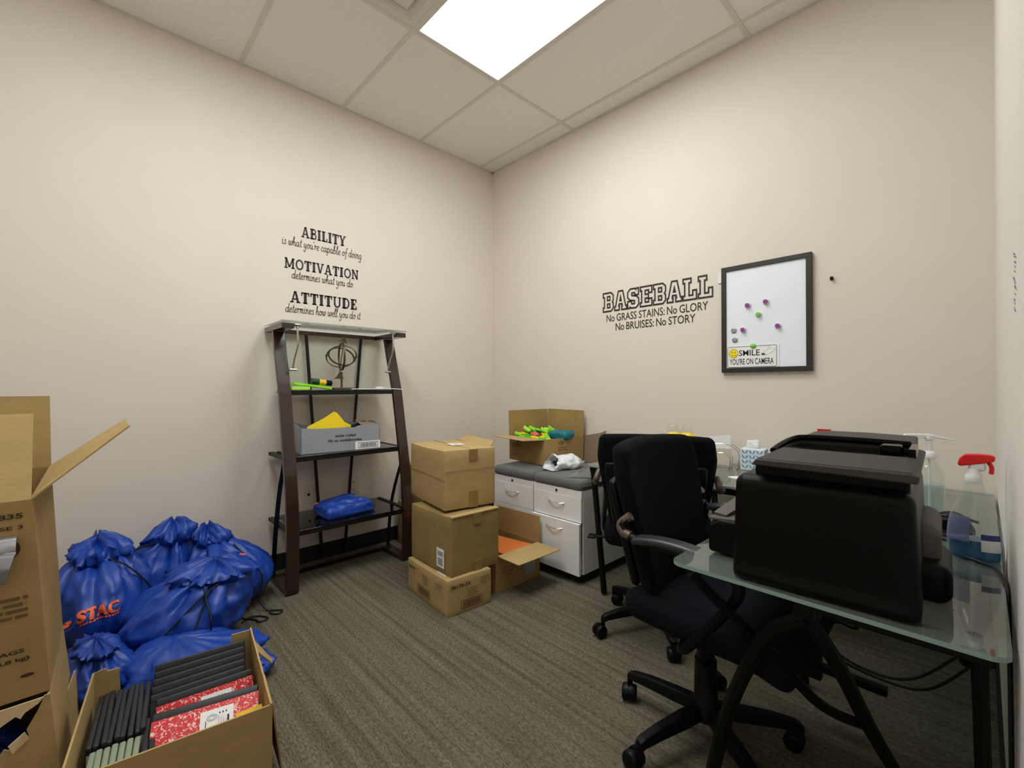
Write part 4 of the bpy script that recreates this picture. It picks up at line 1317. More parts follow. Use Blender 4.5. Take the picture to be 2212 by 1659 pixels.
    tag(o, 'layer of dark packs at the bottom of the crayon box', 'packs'); o['kind'] = 'stuff'
    # flattened carton behind
    b = MB(); b.prism([(1.030, .592), (1.196, .592), (1.206, .75), (1.205, .80), (1.215, .826), (1.165, .806), (1.030, .778)], lambda u, v, w: Vector((u, -.014 - w - .09 * (.85 - v), v)), .004)
    o = b.build('flattened_carton', 'notebox_in'); tag(o, 'flattened greyish cardboard piece leaning on the wall next to the crayon box', 'cardboard')
    # crumpled white carrier bag
    t = thing('plastic_bag', 'crumpled white plastic bag lying on the grey cushion', 'plastic bag', (1.140, -0.375, 0.600), rz=1.20)
    b = MB()
    n, mth = 40, 22
    rows = []
    for i in range(mth + 1):
        s = i / mth
        x = -.110 + .250 * s
        prof = (1 - max(0, 2 * s - .95) ** 2.2) if s > .12 else .98 + .15 * s
        prof = max(.10, prof)
        row = []
        for k in range(n):
            an = 2 * PI * k / n
            q = Vector((x * 18, math.cos(an) * 1.6, math.sin(an) * 1.6))
            f = 1 + .26 * noise.fractal(q, .8, 2, 3) + .10 * abs(noise.noise(q * 2.3))
            y = .084 * prof * f * math.cos(an)
            z = .054 * prof * f * math.sin(an)
            row.append((x + .010 * noise.noise(q * 1.7) + (.035 * math.sin(an) * (1 - s / .3) if s < .3 else 0), y, max(-.030, z)))
        rows.append(row)
    V, F = [], []
    for row in rows:
        V.extend(row)
    for i in range(mth):
        for k in range(n):
            F.append((i * n + k, i * n + (k + 1) % n, (i + 1) * n + (k + 1) % n, (i + 1) * n + k))
    F.append(tuple(mth * n + k for k in range(n)))
    b.mesh([(v[0], v[1], v[2] + .034) for v in V], F)
    b.build('bag_film', 'bagwhite', t, smooth=True, angle=1.2)
    b = MB(); b.rbox((-.060, .0, .034), (.05, .060, .020), .008, fn=lambda p: (p[0] + .2 * p[1], p[1], p[2] + .25 * p[1])); b.build('mouth_shade_block', 'dark', t, smooth=True)  # black block set inside the open mouth as painted shade, darkening the opening
    # clear sheet hanging over the cushion edge
    b = MB(); b.slab((1.335, -.585, .600), (1.445, -.50, .600), (1.43, -.36, .665), (1.33, -.40, .640), .0015)
    o = b.build('plastic_sheet', 'sheet'); tag(o, 'stiff grey translucent sheet lying at the end of the cushion by the chairs', 'plastic sheet')

stack()
cabinets()
cabinet_top()
# ================================================================== BLUE BAGS, THE TALL BOXES, THE BOX OF NOTEBOOKS
def bag(label, c, rx, ry, h, rz=0.0, lean=(0, 0), seed=1, neck=0.24, ruff=0.42, folds=11, tilt=(0, 0), lump=0.16,
        logo=None, cords=None, puff=.20, mouth=True, loops=None, group='blue drawstring bags on the floor'):
    t = thing('drawstring_bag', label, 'bag', c, group=group, rot=(tilt[0], tilt[1], rz))
    rnd = random.Random(seed)
    ph = [rnd.uniform(0, 6.28) for _ in range(6)]
    off = Vector((seed * 7.3, seed * 3.1, seed * 1.7))
    def surf(an, s):
        # s 0..1 from the floor to the tied neck
        zz = h * .88 * (1 - (1 - s) ** 1.25)
        rr = (math.sin(min(1, s / .42) * PI / 2) ** .55) if s < .42 else (neck + (1 - neck) * max(0.0, math.cos(min(1.0, (s - .42) / .58) * PI / 2)) ** .85)
        rr = max(rr, .02)
        p = max(0.0, (s - .30) / .70) ** 1.4
        k = an * folds + ph[0] + 1.3 * math.sin(2 * an + ph[1])
        pl = (1 - abs(math.sin(k / 2)) * 1.0) * 1.2 - .35
        q = Vector((math.cos(an) * 1.5, math.sin(an) * 1.5, s * 1.9)) + off
        n1 = noise.noise(q)
        n2 = 1 - 2 * abs(noise.noise(q * 1.9 + Vector((0, 0, an * 0.0))))
        n3 = 1 - 2 * abs(noise.noise(Vector((math.cos(an) * 3.2, math.sin(an) * 3.2, s * 2.0)) + off * 2))
        n4 = 1 - 2 * abs(noise.noise(q * 3.6 + Vector((9, 0, 0))))
        rr = rr * (1 + lump * n1 + lump * .55 * n2 * (1 - .3 * p) + lump * .40 * n3 + lump * .22 * n4) * (1 - .40 * p * max(0, pl))
        x = rx * rr * math.cos(an) + lean[0] * s * s
        y = ry * rr * math.sin(an) + lean[1] * s * s
        z = zz + .05 * h * n1 * (1 - s) * s * 4 + .03 * h * n2 * s
        return Vector((x, y, max(.004, z)))
    n, mth = 96, 44
    V, F = [], []
    for i in range(mth + 1):
        for k in range(n):
            V.append(surf(2 * PI * k / n, i / mth))
    for i in range(mth):
        for k in range(n):
            F.append((i * n + k, i * n + (k + 1) % n, (i + 1) * n + (k + 1) % n, (i + 1) * n + k))
    F.append(tuple(reversed(range(n))))
    b = MB(); b.mesh(V, F)
    body = b.build('bag_body', 'blue', t, smooth=True, angle=1.3)
    if not mouth:
        for o in (body,):
            bm2 = bmesh.new(); bm2.from_mesh(o.data); bmesh.ops.holes_fill(bm2, edges=bm2.edges[:], sides=0); bm2.to_mesh(o.data); bm2.free()
        return t
    # gathered mouth above the cord
    V, F = [], []
    top = surf(0, 1.0)
    cx = sum((surf(2 * PI * k / n, 1.0).x for k in range(n))) / n
    cy = sum((surf(2 * PI * k / n, 1.0).y for k in range(n))) / n
    zt = h * .87
    for i in range(9):
        s = i / 8
        for k in range(n):
            an = 2 * PI * k / n
            w = abs(math.sin((an * folds + ph[2] + math.sin(3 * an + ph[3])) / 2))
            w2 = abs(math.sin(an * folds * .85 + ph[4] + 1.6 * math.sin(2 * an + ph[5])))
            # the cloth above the cord puffs up and folds back in on itself
            r = neck * .92 * (1 - s) ** .6 + (ruff * .62) * math.sin(PI * min(1, s * .93)) ** .9 * (.72 + .28 * w2)
            q = Vector((math.cos(an) * 2, math.sin(an) * 2, s * 1.5)) + off
            r *= 1 + .40 * noise.noise(q * 1.2) + .22 * (1 - 2 * abs(noise.noise(q * 2.6)))
            V.append((cx + lean[0] * .30 * s + rx * r * math.cos(an), cy + lean[1] * .30 * s + ry * r * math.sin(an), zt - .02 * h + h * puff * s ** .9 * (1 + .55 * noise.noise(q * 1.6) + .22 * (1 - 2 * abs(noise.noise(q * 3.1)))) - .07 * h * w2 * s * (1 - s)))
    for i in range(8):
        for k in range(n):
            F.append((i * n + k, i * n + (k + 1) % n, (i + 1) * n + (k + 1) % n, (i + 1) * n + k))
    nb = len(V)
    V.append((cx + lean[0] * .3, cy + lean[1] * .3, zt + h * puff * .96))
    for k in range(n):
        F.append((8 * n + k, 8 * n + (k + 1) % n, nb))
    b = MB(); b.mesh(V, F)
    b.build('gathered_mouth', 'blue', t, smooth=True, angle=1.3)
    b = MB()
    ring = [Vector((cx + rx * neck * .92 * math.cos(2 * PI * k / 24), cy + ry * neck * .92 * math.sin(2 * PI * k / 24), zt + .004)) for k in range(24)]
    b.tube(ring, .0045, 6, closed=True)
    b.build('neck_cord', 'cord', t, smooth=True)
    for path in (cords or []):
        pts = []
        for (deg, s, o) in path:
            an = math.radians(deg)
            p = surf(an, max(0, min(1, s)))
            out = Vector((math.cos(an), math.sin(an), 0))
            pts.append(p + out * o + Vector((0, 0, .004)))
        b = MB(); b.tube(catmull(pts, 7), .0035, 6); b.build('drawstring', 'cord', t, smooth=True)
    for pts in (loops or []):
        b = MB(); b.tube(catmull(pts, 7), .0035, 6); b.build('drawstring', 'cord', t, smooth=True)
    if logo:
        deg, s0, wd, text, slope = logo
        def paint(nm, geo, m, lift=.003):
            V2, F2 = geo
            bb = MB(); pts = []
            for (u, v) in V2:
                vv = v + slope * u
                an = math.radians(deg) + u / (0.5 * (rx + ry))
                s = s0 + vv / (h * .95)
                p = surf(an, s); e = .02
                nrm = (surf(an + e, s) - surf(an - e, s)).cross(surf(an, s + e) - surf(an, s - e))
                pts.append(p + nrm.normalized() * lift)
            bb.mesh(pts, F2)
            o = bb.build(nm, m, t, recalc=False)
        v, f = font_geo(text, bold=.045)
        # subdivide so that the print follows the cloth
        tmp = bmesh.new(); vs = [tmp.verts.new((p[0], p[1], 0)) for p in v]
        for q in f:
            try: tmp.faces.new([vs[i] for i in q])
            except ValueError: pass
        bmesh.ops.triangulate(tmp, faces=tmp.faces[:])
        bmesh.ops.subdivide_edges(tmp, edges=tmp.edges[:], cuts=2, use_grid_fill=True)
        bmesh.ops.triangulate(tmp, faces=tmp.faces[:])
        tmp.verts.index_update()
        v = [(w.co.x, w.co.y) for w in tmp.verts]; f = [tuple(w.index for w in q.verts) for q in tmp.faces]
        tmp.free()
        paint('logo', fit((v, f), wd, wd * .42), 'orange_print', .005)
        g = ([], [])
        for k in range(14):
            x = wd * (.08 + .9 * k / 14); rect(g, x, x + wd * .045, -wd * .10, -wd * .05)
        paint('logo_line', g, 'orange_print', .005)
        g = ([], [])
        e = [(-wd * .36 + p[0], wd * .05 + p[1]) for p in arc(0, 0, wd * .19, wd * .085, 0, 350, 20)]
        for k in range(len(e) - 1):
            b0 = len(g[0]); g[0].extend([(-wd * .36, wd * .05), e[k], e[k + 1]]); g[1].append((b0, b0 + 1, b0 + 2))
        paint('logo_swoosh', g, 'orange_print', .005)
    return t

def bags():
    bag('blue drawstring bag printed STAC in orange, standing next to the tall cardboard boxes', (0.34, -2.585, 0), .21, .165, .43, rz=0.0, lean=(-.05, -.01), seed=3, folds=10,
        logo=(-22, .44, .125, 'STAC', .16), cords=[[(20, 1, .01), (40, .85, .02), (60, .6, .02), (75, .35, .03)]], neck=.44, ruff=.50)
    bag('blue drawstring bag against the wall behind the biggest bag, black cords looped over its top', (0.185, -2.365, 0), .165, .150, .425, lean=(.02, .04), seed=8, folds=12, neck=.48, ruff=.50,
        cords=[[(-95, .45, .01), (-90, .75, .04), (-70, .95, .05), (-40, 1, .0)], [(30, 1, .07), (50, .98, .05), (70, .8, .03), (80, .6, .01)]])
    bag('blue drawstring bag with a sideways orange print, closest to the ladder shelf', (0.33, -2.075, 0), .175, .165, .385, lean=(-.055, -.085), seed=14, folds=9, neck=.34, ruff=.42,
        logo=(10, .56, .085, 'STAC', 1.1), cords=[[(35, .9, .01), (30, .5, .015), (28, .25, .02)]],
        loops=[[(.155, .075, .05), (.19, .10, .008), (.215, .135, .0055), (.245, .16, .0055), (.262, .13, .0055), (.225, .105, .0055), (.20, .12, .008)],
               [(.17, -.03, .02), (.20, .0, .0055), (.25, .035, .0055), (.285, .045, .0055), (.275, .085, .0055), (.225, .06, .0055), (.21, .02, .008), (.235, -.02, .0055)]])
    bag('biggest blue drawstring bag, tied on top, sitting in the middle of the heap', (0.60, -2.325, 0), .215, .225, .330, lean=(.02, .085), seed=21, folds=13, neck=.50, ruff=.52,
        cords=[[(15, 1, .02), (-5, .85, .012), (-25, .55, .012), (-38, .25, .012)], [(-15, 1, .02), (-2, .8, .012), (8, .5, .012), (14, .2, .02)], [(5, 1, .02), (0, .75, .012), (-3, .45, .012)]], lump=.13)
    bag('blue drawstring bag slumped flat behind the box of notebooks', (0.885, -2.345, 0), .215, .150, .185, rz=1.15, lean=(-.05, .0), seed=33, folds=5, neck=.05, lump=.22, mouth=False)
    bag('blue drawstring bag squeezed low between the tall boxes and the notebook box', (0.755, -2.615, 0), .17, .095, .205, rz=.2, lean=(.03, .0), seed=41, folds=9, neck=.4, ruff=.55, lump=.18)
    bag('small end of a blue bag poking out past the far corner of the notebook box', (0.985, -2.175, 0), .115, .062, .095, rz=.5, seed=52, folds=7, neck=.4, ruff=.5, lump=.2)

def tall_boxes():
    UY, UZ, UX = Vector((0, 1, 0)), Vector((0, 0, 1)), Vector((1, 0, 0))
    # lower carton, torn open at the front
    t = thing('cardboard_box', 'torn cardboard box at the bottom of the tall pair by the bags', 'cardboard box', (1.36, -2.70, 0), group='tall cardboard boxes by the bags')
    O = Vector((1.36, -2.70, 0))
    def q(x, y, z): return Vector((x, y, z)) - O
    th = .005
    xf, xb, yl, zt = 1.375, .93, -3.12, .355
    b = MB()
    right = [(xf, -2.668, 0), (xb, -2.655, 0), (xb, -2.690, zt), (xf, -2.702, zt)]
    b.slab(q(*right[0]), q(*right[1]), q(*right[2]), q(*right[3]), th)
    fr = [(-2.668, 0), (-2.702, zt), (-2.712, zt), (-2.722, .325), (-2.742, .285), (-2.738, .268), (-2.765, .245), (-2.78, .255), (-2.80, .225), (-2.86, .20), (-2.95, .19), (-3.12, .18), (-3.12, 0)]
    b.prism(fr, lambda u, v, w: q(xf - w, u, v), th)
    b.slab(q(xb, -2.66, 0), q(xb, yl, 0), q(xb, yl, zt), q(xb, -2.69, zt), th)
    b.slab(q(xf, yl, 0), q(xb, yl, 0), q(xb, yl, zt), q(xf, yl, zt), th)
    b.slab(q(xf, yl, 0), q(xf, -2.675, 0), q(xb, -2.67, 0), q(xb, yl, 0), -th)
    b.build('carton_body', 'board', t)
    b = MB()
    b.prism([(-3.12, zt - .001), (-2.712, zt - .001), (-2.722, .342), (-2.745, .330), (-2.752, .318), (-2.76, .328), (-2.79, .312), (-2.85, .302), (-3.12, .30)], lambda u, v, w: q(xf + .004 - w, u, v), .004)
    b.build('torn_edge', 'board_edge', t)
    b = MB(); b.slab(q(xf - .002, -2.738, .262), q(xf + .012, -2.765, .245), q(xf + .014, -2.772, .268), q(xf + .006, -2.745, .285), .002); b.build('torn_tab', 'board_edge', t)
    flap(t, q(xb + .12, -2.662, .01), q(xb, -2.650, .01), q(xb, -2.660, .195), q(xb + .12, -2.676, .190), 'board')
    bag('dark blue bag inside the torn hole of the bottom box', (1.17, -2.91, .012), .15, .16, .24, seed=61, folds=8, lump=.15, group='bag inside the torn box')
    # upper carton, open, leaning a little
    t = thing('cardboard_box', 'tall open cardboard box with raised flaps, on top of the torn box', 'cardboard box', (1.36, -2.70, .357), group='tall cardboard boxes by the bags')
    O2 = Vector((1.36, -2.70, .357))
    def q(x, y, z): return Vector((x, y, z)) - O2
    xf, xb, yl = 1.362, .955, -3.12
    z0, z1, z1b = .3585, .853, .882
    yb, yt, ybb, ybt = -2.702, -2.734, -2.690, -2.717
    b = MB()
    def wall(p0, p1, p2, p3):
        b.slab(q(*p0), q(*p1), q(*p2), q(*p3), th)
    wall((xf, yl, z0), (xf, yb, z0), (xf, yt, z1), (xf, yl, z1))
    wall((xf, yb, z0), (xb, ybb, z0), (xb, ybt, z1b), (xf, yt, z1))
    wall((xb, ybb, z0), (xb, yl, z0), (xb, yl, z1b), (xb, ybt, z1b))
    wall((xb, yl, z0), (xf, yl, z0), (xf, yl, z1), (xb, yl, z1b))
    wall((xb, yl, z0 + .02), (xb, ybb - .004, z0 + .02), (xf - .004, yb - .004, z0 + .02), (xf - .004, yl, z0 + .02))
    b.build('carton_body', 'board2', t)
    flap(t, q(xf, yl, z1), q(xf, yt - .002, z1), q(xf - .085, yt - .004, z1 + .212), q(xf - .085, yl, z1 + .212), 'board')
    flap(t, q(xb, ybt, z1b), q(xb, yl, z1b), q(xb - .004, yl, z1b + .225), q(xb - .004, ybt - .004, z1b + .225), 'board')
    flap(t, q(xf, yt, z1), q(xb, ybt, z1b), q(xb + .01, -2.537, 1.022), q(xf - .005, -2.546, 1.024), 'board')
    def pr(nm, geo, y, z, m='ink'):
        o = decal(nm, geo, q(xf, y, z), UY, UZ, UX, m, t, .0012)
    g = font_geo('51835', bold=.03); pr('printed_number', fit(g, .072, .0175), -2.822, .810)
    g = font_geo('CASE 3', bold=.02); pr('printed_number', fit(g, .072, .013), -2.822, .783)
    pr('small_print', bars([(0, .085, .045, .0085), (.0, .082, .030, .008), (.0, .085, .015, .008), (.03, .085, 0, .0075)]), -2.826, .562, 'ink_soft')
    g = font_geo('24 BAGS', bold=.03); pr('printed_text', fit(g, .085, .0135), -2.832, .475)
    g = font_geo('7 (54.8 kg)', bold=.03); pr('printed_text', fit(g, .090, .0125), -2.828, .455)
    pr('small_print', bars([(0, .05, 0, .012)]), -2.815, .690, 'ink_soft')
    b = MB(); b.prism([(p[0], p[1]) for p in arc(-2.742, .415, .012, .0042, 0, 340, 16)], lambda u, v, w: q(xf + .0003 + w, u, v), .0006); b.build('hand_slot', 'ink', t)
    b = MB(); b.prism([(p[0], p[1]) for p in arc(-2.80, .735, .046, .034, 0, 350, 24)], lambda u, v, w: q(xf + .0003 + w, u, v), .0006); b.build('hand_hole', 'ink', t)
    # silver wrapper hanging out of the hand hole
    o = thing('foil_wrapper', 'shiny silver foil wrapper hanging out of the hole of the tall box', 'wrapper', (xf, -2.80, .735))
    b = MB()
    prof = [(-.030, .030), (-.012, .033), (.014, .026), (.026, .006), (.024, -.004), (.032, -.012), (.036, -.030), (.026, -.050), (.012, -.062)]
    V, F = [], []
    pp = catmull([(p[0] * .5 + .012, 0, p[1]) for p in prof], 4)
    wid = [(-.075, .040 - .020 * max(0, (i - 18) / 14)) for i in range(len(pp))]
    for i, p in enumerate(pp):
        for k in range(9):
            y = wid[i][0] + (wid[i][1] - wid[i][0]) * k / 8
            V.append((max(.003, p.x + .004 * noise.noise(Vector((y * 60, i * .5, 2)))), y, p.z - .05 * max(0, (i - 20) / 12) * (k / 8 - .3) * .5))
    for i in range(len(pp) - 1):
        for k in range(8):
            F.append((i * 9 + k, i * 9 + k + 1, (i + 1) * 9 + k + 1, (i + 1) * 9 + k))
    b.mesh(V, F); w = b.build('foil', 'foil', o, smooth=True, angle=1.2)

def notebooks():
    RZ = math.radians(-7.4)
    Wx, Wy, Hh = .482, .427, .250
    t = thing('cardboard_box', 'open cardboard box packed with black and red notebooks, in front of the bags', 'cardboard box', (1.38, -2.44, 0), rz=RZ)
    a, c, th = Wx / 2, Wy / 2, .005
    rnd = random.Random(4)
    def jag(pts, amp=.004):
        out = []
        for (p, r) in zip(pts, pts[1:]):
            for k in range(7):
                f = k / 7
                out.append((p[0] + (r[0] - p[0]) * f, p[1] + (r[1] - p[1]) * f + rnd.uniform(-amp, amp) * (1 if 0 < k else 0)))
        out.append(pts[-1])
        return out
    b = MB()
    b.bx(-a, a, -c, -c + th, 0, Hh)
    b.prism([(-a, 0), (a, 0)] + jag([(a, Hh + .004), (a * .3, Hh + .002), (-a, Hh + .006)], .0035), lambda u, v, w: Vector((u, c - w, v)), th)
    b.bx(a - th, a, -c + th, c - th, 0, Hh)
    b.prism([(-c + th, 0), (c - th, 0), (c - th, Hh), (c - .062, Hh), (c - .066, .12), (-c + .068, .12), (-c + .062, Hh - .004), (-c + .035, Hh - .004), (-c + .03, Hh + .006), (-c + th, Hh)], lambda u, v, w: Vector((-a + w, u, v)), th)
    b.bx(-a + th, a - th, -c + th, c - th, 0, th)
    b.build('carton_body', 'board', t)
    flap(t, (-a + .03, c, Hh - .02), (-a + .12, c, Hh - .02), (-a + .10, c + .055, Hh - .095), (-a + .05, c + .060, Hh - .105), 'board')
    flap(t, (a - .16, c + .002, Hh), (a, c + .002, Hh), (a - .005, c + .030, .03), (a - .17, c + .026, .03), 'board3')
    R = Matrix.Translation((1.38, -2.44, 0)) @ Matrix.Rotation(RZ, 4, 'Z')
    def book(label, p, rz, tilt, m, tape, grp, lab=False, length=.247, height=.19, thick=.0125):
        # root on the spine; hangs down from it
        o = thing('notebook', label, 'notebook', R @ Vector(p), group=grp, rot=(0, tilt, RZ + rz))
        o.rotation_mode = 'ZYX' if False else 'XYZ'
        h2, l2 = thick / 2, length / 2
        b = MB(); b.bx(h2 - .0016, h2, -l2, l2, -height, -.020); b.bx(-h2, -h2 + .0016, -l2, l2, -height, -.020); b.build('cover', m, o)
        b = MB(); b.rbox((0, 0, -.011), (thick + .0012, length + .0006, .022), .0045, inner=1, outer=2); b.build('spine', tape, o, smooth=True)
        b = MB(); b.bx(-h2 + .0018, h2 - .0018, -l2 + .002, l2 - .002, -height + .002, -.018); b.build('pages', 'paper', o)
        if lab:
            b = MB(); b.bx(h2 + .0002, h2 + .0008, -.016, .064, -.140, -.034); lb = b.build('name_label', 'paper', o)
            g = ([], [])
            stroke(g, [(p[0] + .016, p[1] - .055) for p in arc(0, 0, .012, .0075, 0, 345, 20)], .0010, closed=True)
            stroke(g, [(p[0] + .016, p[1] - .055) for p in arc(0, 0, .0075, .0045, 0, 345, 16)], .0008, closed=True)
            stroke(g, [(p[0] + .016, p[1] - .095) for p in arc(0, 0, .011, .0085, 0, 345, 20)], .0010, closed=True)
            for k in range(4):
                rect(g, .032 + .006 * k, .0328 + .006 * k, -.118, -.055 - .004 * k)
            for k in range(3):
                rect(g, .033 + .008 * k, .036 + .008 * k, -.050, -.045)
            rect(g, .053, .058, -.118, -.058); rect(g, .0005, .0025, -.12, -.06)
            decal('printed_text', g, (h2 + .0008, -.004, 0), (0, 1, 0), (0, 0, 1), (1, 0, 0), 'ink', lb, .0005).data.materials[0] = M['black_ink']
        return o
    # standing row on the left, spines up and running front to back
    gB = 'black notebooks standing in rows in the notebook box'
    lab = 'black notebook standing spine up in the close row of the notebook box'
    first = None
    for k in range(9):
        y = -.186 + k * .0138
        p = R @ Vector((-.072, y, .196 + .002 * (k % 3)))
        rot = (0.05 * (1 if k % 4 else -1) * .4, 0.0, RZ + PI / 2 + .01 * ((k * 7) % 5 - 2))
        if first is None:
            first = book(lab, (-.072, y, .196), PI / 2, 0, 'black_cover', 'black_tape', gB)
        else:
            dup(first, p, rot, lab)
    first2 = None
    lab2 = 'sage green notebook standing spine up at the near corner of the notebook box'
    for k in range(7):
        y = -.176 + k * .0148
        if first2 is None:
            first2 = book(lab2, (.150, y, .188), PI / 2, 0, 'sage', 'sage_light', 'sage notebooks in the notebook box', length=.18)
        else:
            dup(first2, R @ Vector((.150, y, .188 + .002 * (k % 2))), (0, 0, RZ + PI / 2 + .03 - .008 * k), lab2)
    lab3 = 'black notebook leaning in the rear pile of the notebook box, its spine across the box'
    for k in range(5):
        p = R @ Vector((-.205 + .026 * k, .064 - .002 * k, .236 - .009 * k))
        dup(first, p, (0, -.42 - .03 * k, RZ + .008 * k), lab3)
    lab4 = 'black notebook standing on edge next to the red notebooks'
    for k in range(2):
        dup(first, R @ Vector((.118, -.068 + .0140 * k, .190)), (0, 0, RZ + PI / 2), lab4)
    o = thing('notebook', 'yellow notebook just showing at the near corner of the notebook box', 'notebook', R @ Vector((.205, -.192, .165)), rot=(0, -.1, RZ + .3))
    b = MB(); b.bx(-.003, .003, -.012, .05, -.15, 0); b.build('cover', 'snack', o)
    o = thing('notebook', 'yellow notebook edge showing between the red notebook and the box side', 'notebook', R @ Vector((.125, .185, .19)), rot=(0, -.75, RZ + .05))
    b = MB(); b.bx(-.003, .003, -.05, .017, -.14, 0); b.build('cover', 'snack', o)
    book('red marbled composition notebook behind the other red one', (-.058, .072, .205), .02, -.62, 'red', 'black_tape', 'red marbled notebooks', lab=True, height=.185)
    book('red marbled composition notebook with a white name label, at the front of the box', (.060, .072, .222), -.10, -.88, 'red', 'black_tape', 'red marbled notebooks', lab=True, length=.255)

bags()
tall_boxes()
notebooks()
# ================================================================== OFFICE CHAIRS, GLASS DESK, PRINTER AND DESK THINGS
def office_chair(label, loc, rz, star, dz=0.0):
    t = thing('office_chair', label, 'office chair', (loc[0], loc[1], 0), rz=rz, group='black office chairs')
    for a in star:
        A = math.radians(a) - rz
        R = Matrix.Rotation(A, 4, 'Z')
        b = MB()
        st = [(.030, .022, .085, .125), (.10, .024, .082, .120), (.20, .021, .078, .110), (.262, .019, .073, .098), (.280, .016, .064, .090)]
        rings = []
        for (x, w, z0, z1) in st:
            rings.append([(x, -w, z0), (x, w, z0), (x, w * .7, z1), (x, -w * .7, z1)])
        for p, q in zip(rings, rings[1:]):
            for i in range(4):
                j = (i + 1) % 4
                b.quad(*[R @ Vector(v) for v in (p[i], p[j], q[j], q[i])])
        b.quad(*[R @ Vector(v) for v in rings[0]]); b.quad(*[R @ Vector(v) for v in rings[-1]])
        bmesh.ops.remove_doubles(b.bm, verts=b.bm.verts[:], dist=1e-5)
        leg = b.build('base_leg', 'dark', t, bevel=.004)
        cx, cy = .277 * math.cos(A), .277 * math.sin(A)
        C = Matrix.Translation((cx, cy, .0285)) @ Matrix.Rotation(A + 1.1 + a, 4, 'Z') @ Matrix.Translation((-.018, 0, 0)) @ Matrix.Rotation(PI / 2, 4, 'X')
        b = MB()
        b.lathe([(.012, -.026), (.024, -.025), (.0275, -.020), (.0275, -.004), (.022, -.003), (.022, .003), (.0275, .004), (.0275, .020), (.024, .025), (.012, .026)], mtx=C, seg=20)
        b.tube([(cx, cy, .045), (cx, cy, .080)], .010, 10)
        b.build('caster', 'dark', leg, smooth=True)
    b = MB(); b.lathe([(.045, .078), (.045, .125), (.036, .135), (.033, .26), (.027, .262), (.027, .385)], seg=24); b.build('gas_column', 'dark', t, smooth=True)
    b = MB(); b.rbox((.0, 0, .395), (.26, .20, .045), .015); b.tube([(.02, .08, .39), (.03, .30, .385)], .006, 6); b.rbox((.03, .31, .384), (.05, .04, .012), .005); b.build('tilt_mechanism', 'dark', t, smooth=True)
    b = MB()
    b.rbox((.065, 0, .445), (.475, .490, .085), .040, inner=12, outer=4,
           fn=lambda p: (p[0], p[1] * (1 - .10 * max(0, -p[0] / .24)), p[2] - .035 * max(0, (p[0] - .10) / .14) ** 2 + .018 * (p[1] / .24) ** 2 * (1 if p[2] > 0 else .5)))
    b.build('seat', 'seat', t, smooth=True)
    # backrest: wide at the shoulders, narrow at the waist, leaning back
    def bk(p):
        x, y, z = p
        zz = (z + .235) / .47
        w = .82 + .24 * min(1, zz * 1.25) - .06 * max(0, (zz - .75) / .25)
        lean = -.092 * zz + .012
        return (x + lean + .10 * (y / .24) ** 2 * .45, y * w, z + .012 * (1 - (y / .24) ** 2) * (1 if z > .15 else 0))
    b = MB(); b.rbox((-.135, 0, .712 + dz), (.060, .478, .470), .027, inner=12, outer=4, fn=bk); b.build('backrest', 'chair', t, smooth=True)
    b = MB(); b.rbox((-.180, 0, .660 + dz), (.030, .400, .330), .013, inner=10, outer=3, fn=bk); b.build('back_shell', 'dark', t, smooth=True)
    b = MB(); b.tube(catmull([(-.02, 0, .385), (-.15, 0, .385), (-.195, 0, .43), (-.205, 0, .62)], 6), .026, 8, flat=.45); b.build('back_support', 'dark', t, smooth=True)
    for s in (1, -1):
        y = .262 * s
        b = MB()
        b.tube(catmull([(.02, .18 * s, .392), (.04, .245 * s, .402), (.085, y, .455), (.175, y, .575), (.195, y, .635), (.150, y, .674), (.06, y, .682), (-.06, y, .682)], 7), .017, 8, flat=.6)
        b.tube(catmull([(-.125, y - .012 * s, .735), (-.142, y - .004 * s, .712), (-.128, y, .690), (-.09, y, .680), (-.02, y, .678)], 6), .013, 8)
        arm = b.build('armrest', 'dark', t, smooth=True)
        b = MB(); b.tube(catmull([(-.118, y - .014 * s, .742), (-.146, y - .006 * s, .714), (-.137, y, .694), (-.112, y, .686)], 6), .0142, 8); b.build('arm_tip', 'armtip', arm, smooth=True)
        b = MB(); b.rbox((.025, y, .694), (.245, .052, .022), .010, inner=8, outer=3, fn=lambda p: (p[0], p[1], p[2] - .014 * (p[0] / .12) ** 2)); b.build('arm_pad', 'armpad', arm, smooth=True)
    return t

def chairs():
    office_chair('black office chair pulled out toward the near glass desk wing', (2.398, -1.194), 0.0, [180, 252, 324, 36, 108])
    office_chair('black office chair pushed up to the far glass desk, behind the other chair', (1.955, -.690), math.radians(116), [169, 241, 313, 25, 97], -.030)

